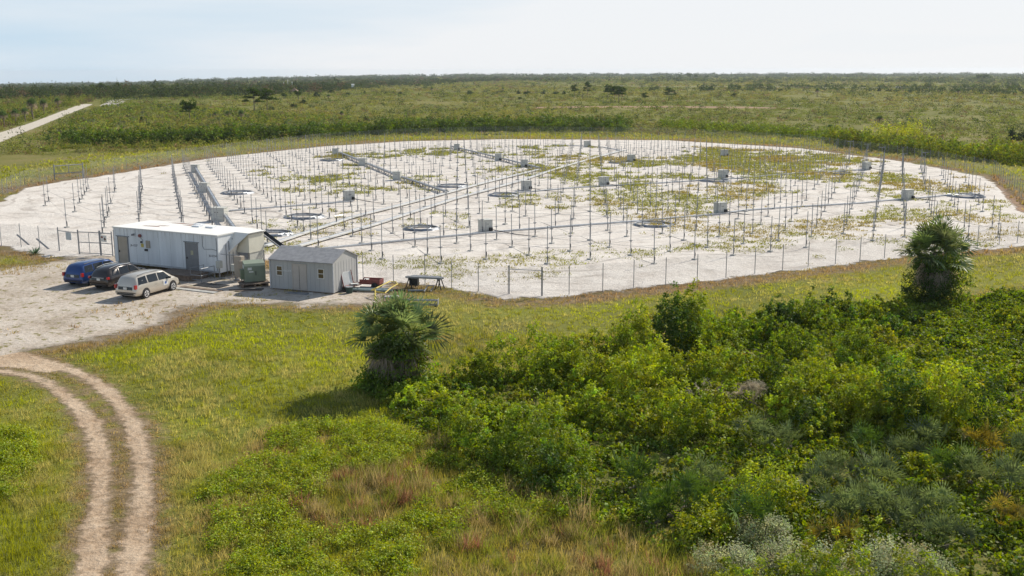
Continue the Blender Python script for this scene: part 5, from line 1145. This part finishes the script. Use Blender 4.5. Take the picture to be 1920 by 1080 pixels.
# single trees standing out in the field
def tree_proto(kind):
    L = Leaves(); m = MB()
    if kind == 'pine':
        m.tube([(0, 0, 0), (.01, 0, .5), (0, .01, .95)], [.022, .016, .006], 7); K = 15; z = rng.uniform(.50, .96, K); a = rng.uniform(0, 6.28, K); rr = .36 * np.sqrt(np.clip(1.1 - z, 0, 1)) * 1.2 * rng.uniform(.4, 1.1, K)
        for k in range(K): m.tube([(0, 0, z[k] - .06), (rr[k] * math.cos(a[k]), rr[k] * math.sin(a[k]), z[k])], [.007, .003], 4)
        dome(L, np.stack([rr * np.cos(a), rr * np.sin(a)], 1), rng.uniform(.10, .18, K), rng.uniform(.08, .13, K), z - .04, 22, 11, .055, .25, DEEP * 1.1, .22, .3, -.6, .5)
    elif kind == 'round':
        m.tube([(0, 0, 0), (.01, 0, .4), (0, 0, .7)], [.03, .022, .01], 7); K = 12; a = rng.uniform(0, 6.28, K); rr = rng.uniform(0, .26, K); z = rng.uniform(.35, .70, K)
        for k in range(6): m.tube([(0, 0, .35), (rr[k] * math.cos(a[k]), rr[k] * math.sin(a[k]), z[k] + .08)], [.012, .005], 4)
        dome(L, np.stack([rr * np.cos(a), rr * np.sin(a)], 1), rng.uniform(.13, .2, K), rng.uniform(.14, .24, K), z, 18, 8, .055, .38, DEEP * 1.25, .22, .2, -.6, .4)
    elif kind == 'palm':
        m.tube([(0, 0, 0), (.02, 0, .35), (0, 0, .68)], [.05, .04, .04], 8); top = np.array([0, 0, .68])
        for k in range(34):
            f = (k + .5) / 34; fan(L, top, k * 2.4, R(82 - 125 * f), .15, .20 * random.uniform(.85, 1.15), 12, .012, (PALMG if f < .72 else PALMD * .8) * random.uniform(.7, 1.3), .35, 2.0)
    elif kind == 'bush':
        m.tube([(0, 0, 0), (0, 0, .5)], [.05, .02], 6); K = 9; a = rng.uniform(0, 6.28, K); rr = rng.uniform(0, .42, K)
        for k in range(4): m.tube([(0, 0, .1), (rr[k] * math.cos(a[k]), rr[k] * math.sin(a[k]), .5)], [.03, .012], 4)
        dome(L, np.stack([rr * np.cos(a), rr * np.sin(a)], 1), rng.uniform(.22, .36, K), rng.uniform(.5, .95, K) * (1 - rr), 0, 26, 8, .10, .38, DKG * 1.15, .25, .18, -.3, .4)
    t = bpy.data.objects.new("proto", None)
    return L.mesh("crown", .4), m.mesh("trunk")
PROT = {k: [tree_proto(k) for _ in range(2)] for k in ('pine', 'round', 'palm', 'bush')}
KN = dict(pine=("pine_tree", "pine tree"), round=("round_tree", "tree"), palm=("small_palm", "palm tree"), bush=("round_bush", "bush"))
TREES = [
 ('pine', 477, 214, 40, 1, "tall pine with a bare trunk, nearer of twin pines left of mid field"), ('pine', 501, 206, 33, 1.1, "bushy crowned pine right beside the bare trunked twin pine"), ('round', 356, 229, 42, .9, "dark ragged conifer standing alone nearest the shell road scrub"),
 ('palm', 62, 224, 35, .8, "tallest palm leaning over the shell road edge"), ('palm', 83, 215, 25, .9, "palm with thick skirt beside the tallest roadside palm"), ('palm', 109, 206, 20, .9, "farthest roadside palm before the road narrows"), ('palm', 8, 240, 28, .9, "roadside palm at the very edge of view"), ('palm', 30, 233, 25, .9, "roadside palm just nearer than the tallest one"), ('palm', 48, 228, 22, .9, "short roadside palm in the dead scrub under the tallest one"),
 ('palm', 641, 224, 15, .9, "lone small palm above the middle of the dark hedge"), ('palm', 453, 232, 24, .7, "slim palm below the twin pines near the hedge"), ('palm', 428, 226, 17, 1, "squat palm left of the slim palm below the twin pines"), ('palm', 405, 225, 14, 1.1, "low palm at the end of the row under the twin pines"), ('bush', 686, 227, 8, 2.0, "low dark bush right of the lone small palm"),
 ('round', 560, 188, 19, 1.1, "round green tree beside the brown thatched hut"), ('bush', 592, 182, 10, 1.6, "dark bush right of the round green tree"), ('palm', 616, 187, 9, 1.3, "brownish palm clump in front of the far bushes"), ('bush', 569, 195, 9, 2.2, "dark flat bush below the round green tree"), ('bush', 550, 201, 9, 1.6, "rounded dark bush between the twin pines and the flat bush"), ('round', 533, 186, 13, 1.1, "bushy tree left of the round green tree"), ('bush', 510, 206, 8, 1.6, "brown-green bush at the foot of the bushy pine"),
 ('bush', 620, 173, 7, 2.0, "dark bush near the white hut"), ('bush', 652, 177, 6, 1.7, "small dark bush below the white hut"), ('bush', 684, 175, 6, 1.3, "small dark bush right of the white hut"), ('bush', 724, 176, 6, 1.2, "first of three dark bushes in a short row"), ('bush', 738, 175.5, 5, 1.4, "smallest of three dark bushes in a short row"), ('bush', 751, 177, 8, 1.1, "largest of three dark bushes in a short row"), ('palm', 810, 175, 12, .8, "dark stout palm between two bushes in mid field"), ('bush', 880, 176, 9, 1.5, "dark round bush right of the stout mid field palm"), ('bush', 266, 231, 13, .8, "small dark cedar in the scrub beyond the hedge"),
 ('palm', 943, 173, 9, .8, "small palm above the start of the row of round bushes"), ('bush', 972, 175.5, 7, 1.3, "round bush with a gap on both sides, start of the row"), ('bush', 990, 176, 8, 1.9, "wide dark bush second in the row"), ('bush', 1019, 176, 7, 1.3, "round bush midway in the row"), ('bush', 1042, 176.5, 7, 2.4, "widest bush in the row beside the slender pines"), ('bush', 1058, 177, 8, 1.1, "round bush closest to the slender pines"), ('round', 975, 190, 9, 1, "small pale bush in front of the row of round bushes"), ('bush', 932, 176, 5, 1.4, "tiny dark bush left of the small palm"), ('bush', 915, 176, 4, 1.2, "tiniest dark bush in the row"),
 ('pine', 1077, 183, 21, .8, "slender pine, first of the scattered pines"), ('pine', 1101, 186, 27, .7, "tallest slender pine with a long bare trunk"), ('pine', 1140, 187.5, 25, .8, "pine at the edge of the pine cluster"), ('pine', 1152, 191, 25, 1, "thick crowned pine in the middle of the cluster"), ('pine', 1160, 192, 26, 1, "front pine of the cluster"), ('pine', 1166, 189, 22, 1, "shorter pine closing the cluster"), ('pine', 1209, 192, 16, .9, "lone short pine in front of the scrub"), ('pine', 1254, 189, 20, 1.2, "broad topped pine beside a round bush"), ('bush', 1266, 179, 7, 1.3, "round bush behind the broad topped pine"), ('bush', 1378, 181, 9, 1.4, "dark bush alone above the end of the dirt path"),
 ('palm', 1532, 182, 15, .8, "lone palm with a visible trunk in the open scrub"), ('palm', 1796, 182, 14, 1, "fat crowned palm alone in the open scrub"), ('bush', 1649, 170, 8, 1, "upright dark bush left of the white vehicle"), ('bush', 1665, 171, 6, 1.9, "low bush closest to the white vehicle"), ('bush', 1516, 163.5, 7, 1.4, "dark bush on the far road"), ('bush', 1735, 165, 5, 1.5, "small bush beyond the white vehicle"), ('bush', 1755, 165, 5, 1.5, "small bush second beyond the white vehicle"), ('bush', 1909, 170, 9, 1.4, "dark bush near the far edge of the scrub"),
 ('round', 1843, 151, 15, 2.4, "huge spreading dark oak rising above the horizon"), ('bush', 1624, 138.5, 4.5, 2.2, "domed tree breaking the flat horizon"), ('bush', 1897, 263, 20, 1.2, "big dark palm shrub in the scrub near the fence corner"), ('bush', 1922, 263, 22, 1.1, "big dark shrub cut by the edge of the picture"), ('palm', 1649, 234, 15, 1.6, "bluish palmetto behind the bright green shrub"), ('palm', 1556, 252, 17, 1.3, "grey-green palmetto at the end of the far scrub band"),
 ('round', 182, 168, 17, .8, "first spiky dark tree rising from the woods"), ('round', 190, 169, 20, .7, "tallest spiky dark tree rising from the woods"), ('round', 201, 168, 15, .8, "third spiky dark tree rising from the woods"),
 ('round', 1256, 146, 8, 1, "flat topped pine first on the skyline"), ('round', 1274, 146, 9, .9, "flat topped pine second on the skyline"), ('round', 1292, 146, 12, 1.2, "largest flat topped pine on the skyline"), ('round', 1305, 146, 10, 1, "flat topped pine beside the largest skyline pine"), ('round', 1325, 146, 8, 1.2, "flat topped pine fourth on the skyline"), ('round', 1343, 146, 8, 1, "last flat topped pine on the skyline")]
for k, (kd, px, py, hp, wf, lab) in enumerate(TREES):
    g = G(px, py); hh = hp * 1.12 * math.hypot(*g) / FPX; nm, ct = KN[kd]; cr, tk = PROT[kd][k % 2]
    grp = {"pine": "pines in the far scrub", "round": "single trees in the far scrub", "palm": "palms in the far scrub", "bush": "dark bushes in the far scrub"}[kd]
    t = thing(nm, lab, ct, (g[0], g[1], float(drop(g)[0])), k * 1.1, grp); wf = wf if kd != 'bush' else wf * .75
    t.scale = (hh * wf, hh * wf, hh); link("crown", cr, FAR_LEAF, t); link("trunk", tk, BARK, t)
g = G(1674, 262); L = Leaves(); t = thing("bright_shrub", "tall bright yellow-green shrub standing above the far scrub band", "shrub", (g[0], g[1], 0)); K = 18
dome(L, rng.normal(0, 1, (K, 2)) * [4.2, 2.4], 2.0, rng.uniform(2.4, 5.4, K), 0, 34, 9, .30, .36, YG * 1.5, .2, .16, -.3, .45); link("leaves", L.mesh("leaves"), LEAF, t)
m = MB()
for q in range(5): m.tube([(0, 0, 0), (math.cos(q * 1.3) * 1.2, math.sin(q * 1.3) * 1.2, 2.2)], [.09, .04], 5)
m.build("stem", BARK, t)
g = G(552, 175); t = thing("thatched_hut", "brown pointed thatched roof hut in the far scrub", "hut", (g[0], g[1], 0)); TH_ = mat("thatch", (.20, .13, .08), .9, 0, .3, 2)
m = MB(); m.quad((-3, -3, 1.6), (3, -3, 1.6), (0, 0, 4.2)); m.quad((3, -3, 1.6), (3, 3, 1.6), (0, 0, 4.2)); m.quad((3, 3, 1.6), (-3, 3, 1.6), (0, 0, 4.2)); m.quad((-3, 3, 1.6), (-3, -3, 1.6), (0, 0, 4.2)); m.build("roof", TH_, t)
for x in (-2.5, 2.5):
    for y in (-2.5, 2.5): MB().tube([(x, y, 0), (x, y, 2)], .12).build("pole", WOOD, t)
g = G(661.7, 163.5); t = thing("white_hut", "tiny white hut far off in the scrub", "hut", (g[0], g[1], 0)); MB().box((0, 0, 1.3), (2.6, 2.6, 2.6)).build("wall", WHITE, t); m = MB(); m.quad((-1.5, -1.5, 2.6), (1.5, -1.5, 2.6), (1.5, 0, 3.4), (-1.5, 0, 3.4)); m.quad((-1.5, 1.5, 2.6), (-1.5, 0, 3.4), (1.5, 0, 3.4), (1.5, 1.5, 2.6)); m.build("roof", PLATE, t)
for k, px in enumerate((532, 540, 548)):
    g = G(px, 163); t = thing("white_mast", ["thin white mast, left of three beyond the thatched hut", "tallest thin white mast beyond the thatched hut", "thin white mast, last of three beyond the thatched hut"][k], "mast", (g[0], g[1], 0)); hh = 5 + 2 * (k == 1)
    MB().tube([(0, 0, 0), (0, 0, hh)], .22, 6).build("pole", WHITE, t); MB().box((0, 0, hh), (1.2, .6, .5)).build("mast_head", WHITE, t)
for k in range(2):
    g = G((738, 1275)[0] if k == 0 and False else (1092, 1233)[k], (188, 192)[k]); t = thing("dead_snag", ["bare dead snag beside the tallest slender pine", "bare dead snag between the short pine and the broad topped pine"][k], "dead tree", (g[0], g[1], 0))
    m = MB(); m.tube([(0, 0, 0), (.1, 0, 2.5), (0, 0, 4.6)], [.16, .12, .05], 6); m.tube([(.1, 0, 2.6), (.8, .2, 3.6)], [.07, .03], 4); m.build("trunk", BARK, t)
# ------------------------------------------------------------------ thin summer haze over the plain
hz, hn_, hl = nodes("haze_air"); ho = hn_.new("ShaderNodeOutputMaterial"); hv = hn_.new("ShaderNodeVolumePrincipled"); hv.inputs['Color'].default_value = (.82, .90, 1.0, 1); hv.inputs['Density'].default_value = .00006; hv.inputs['Anisotropy'].default_value = .35
hl.new(hv.outputs[0], ho.inputs['Volume'])
tag(MB().box((0, 0, -50.0), (14400, 14400, 144)).build("haze", hz), "thin pale haze over the far plain", "haze", kind='stuff')
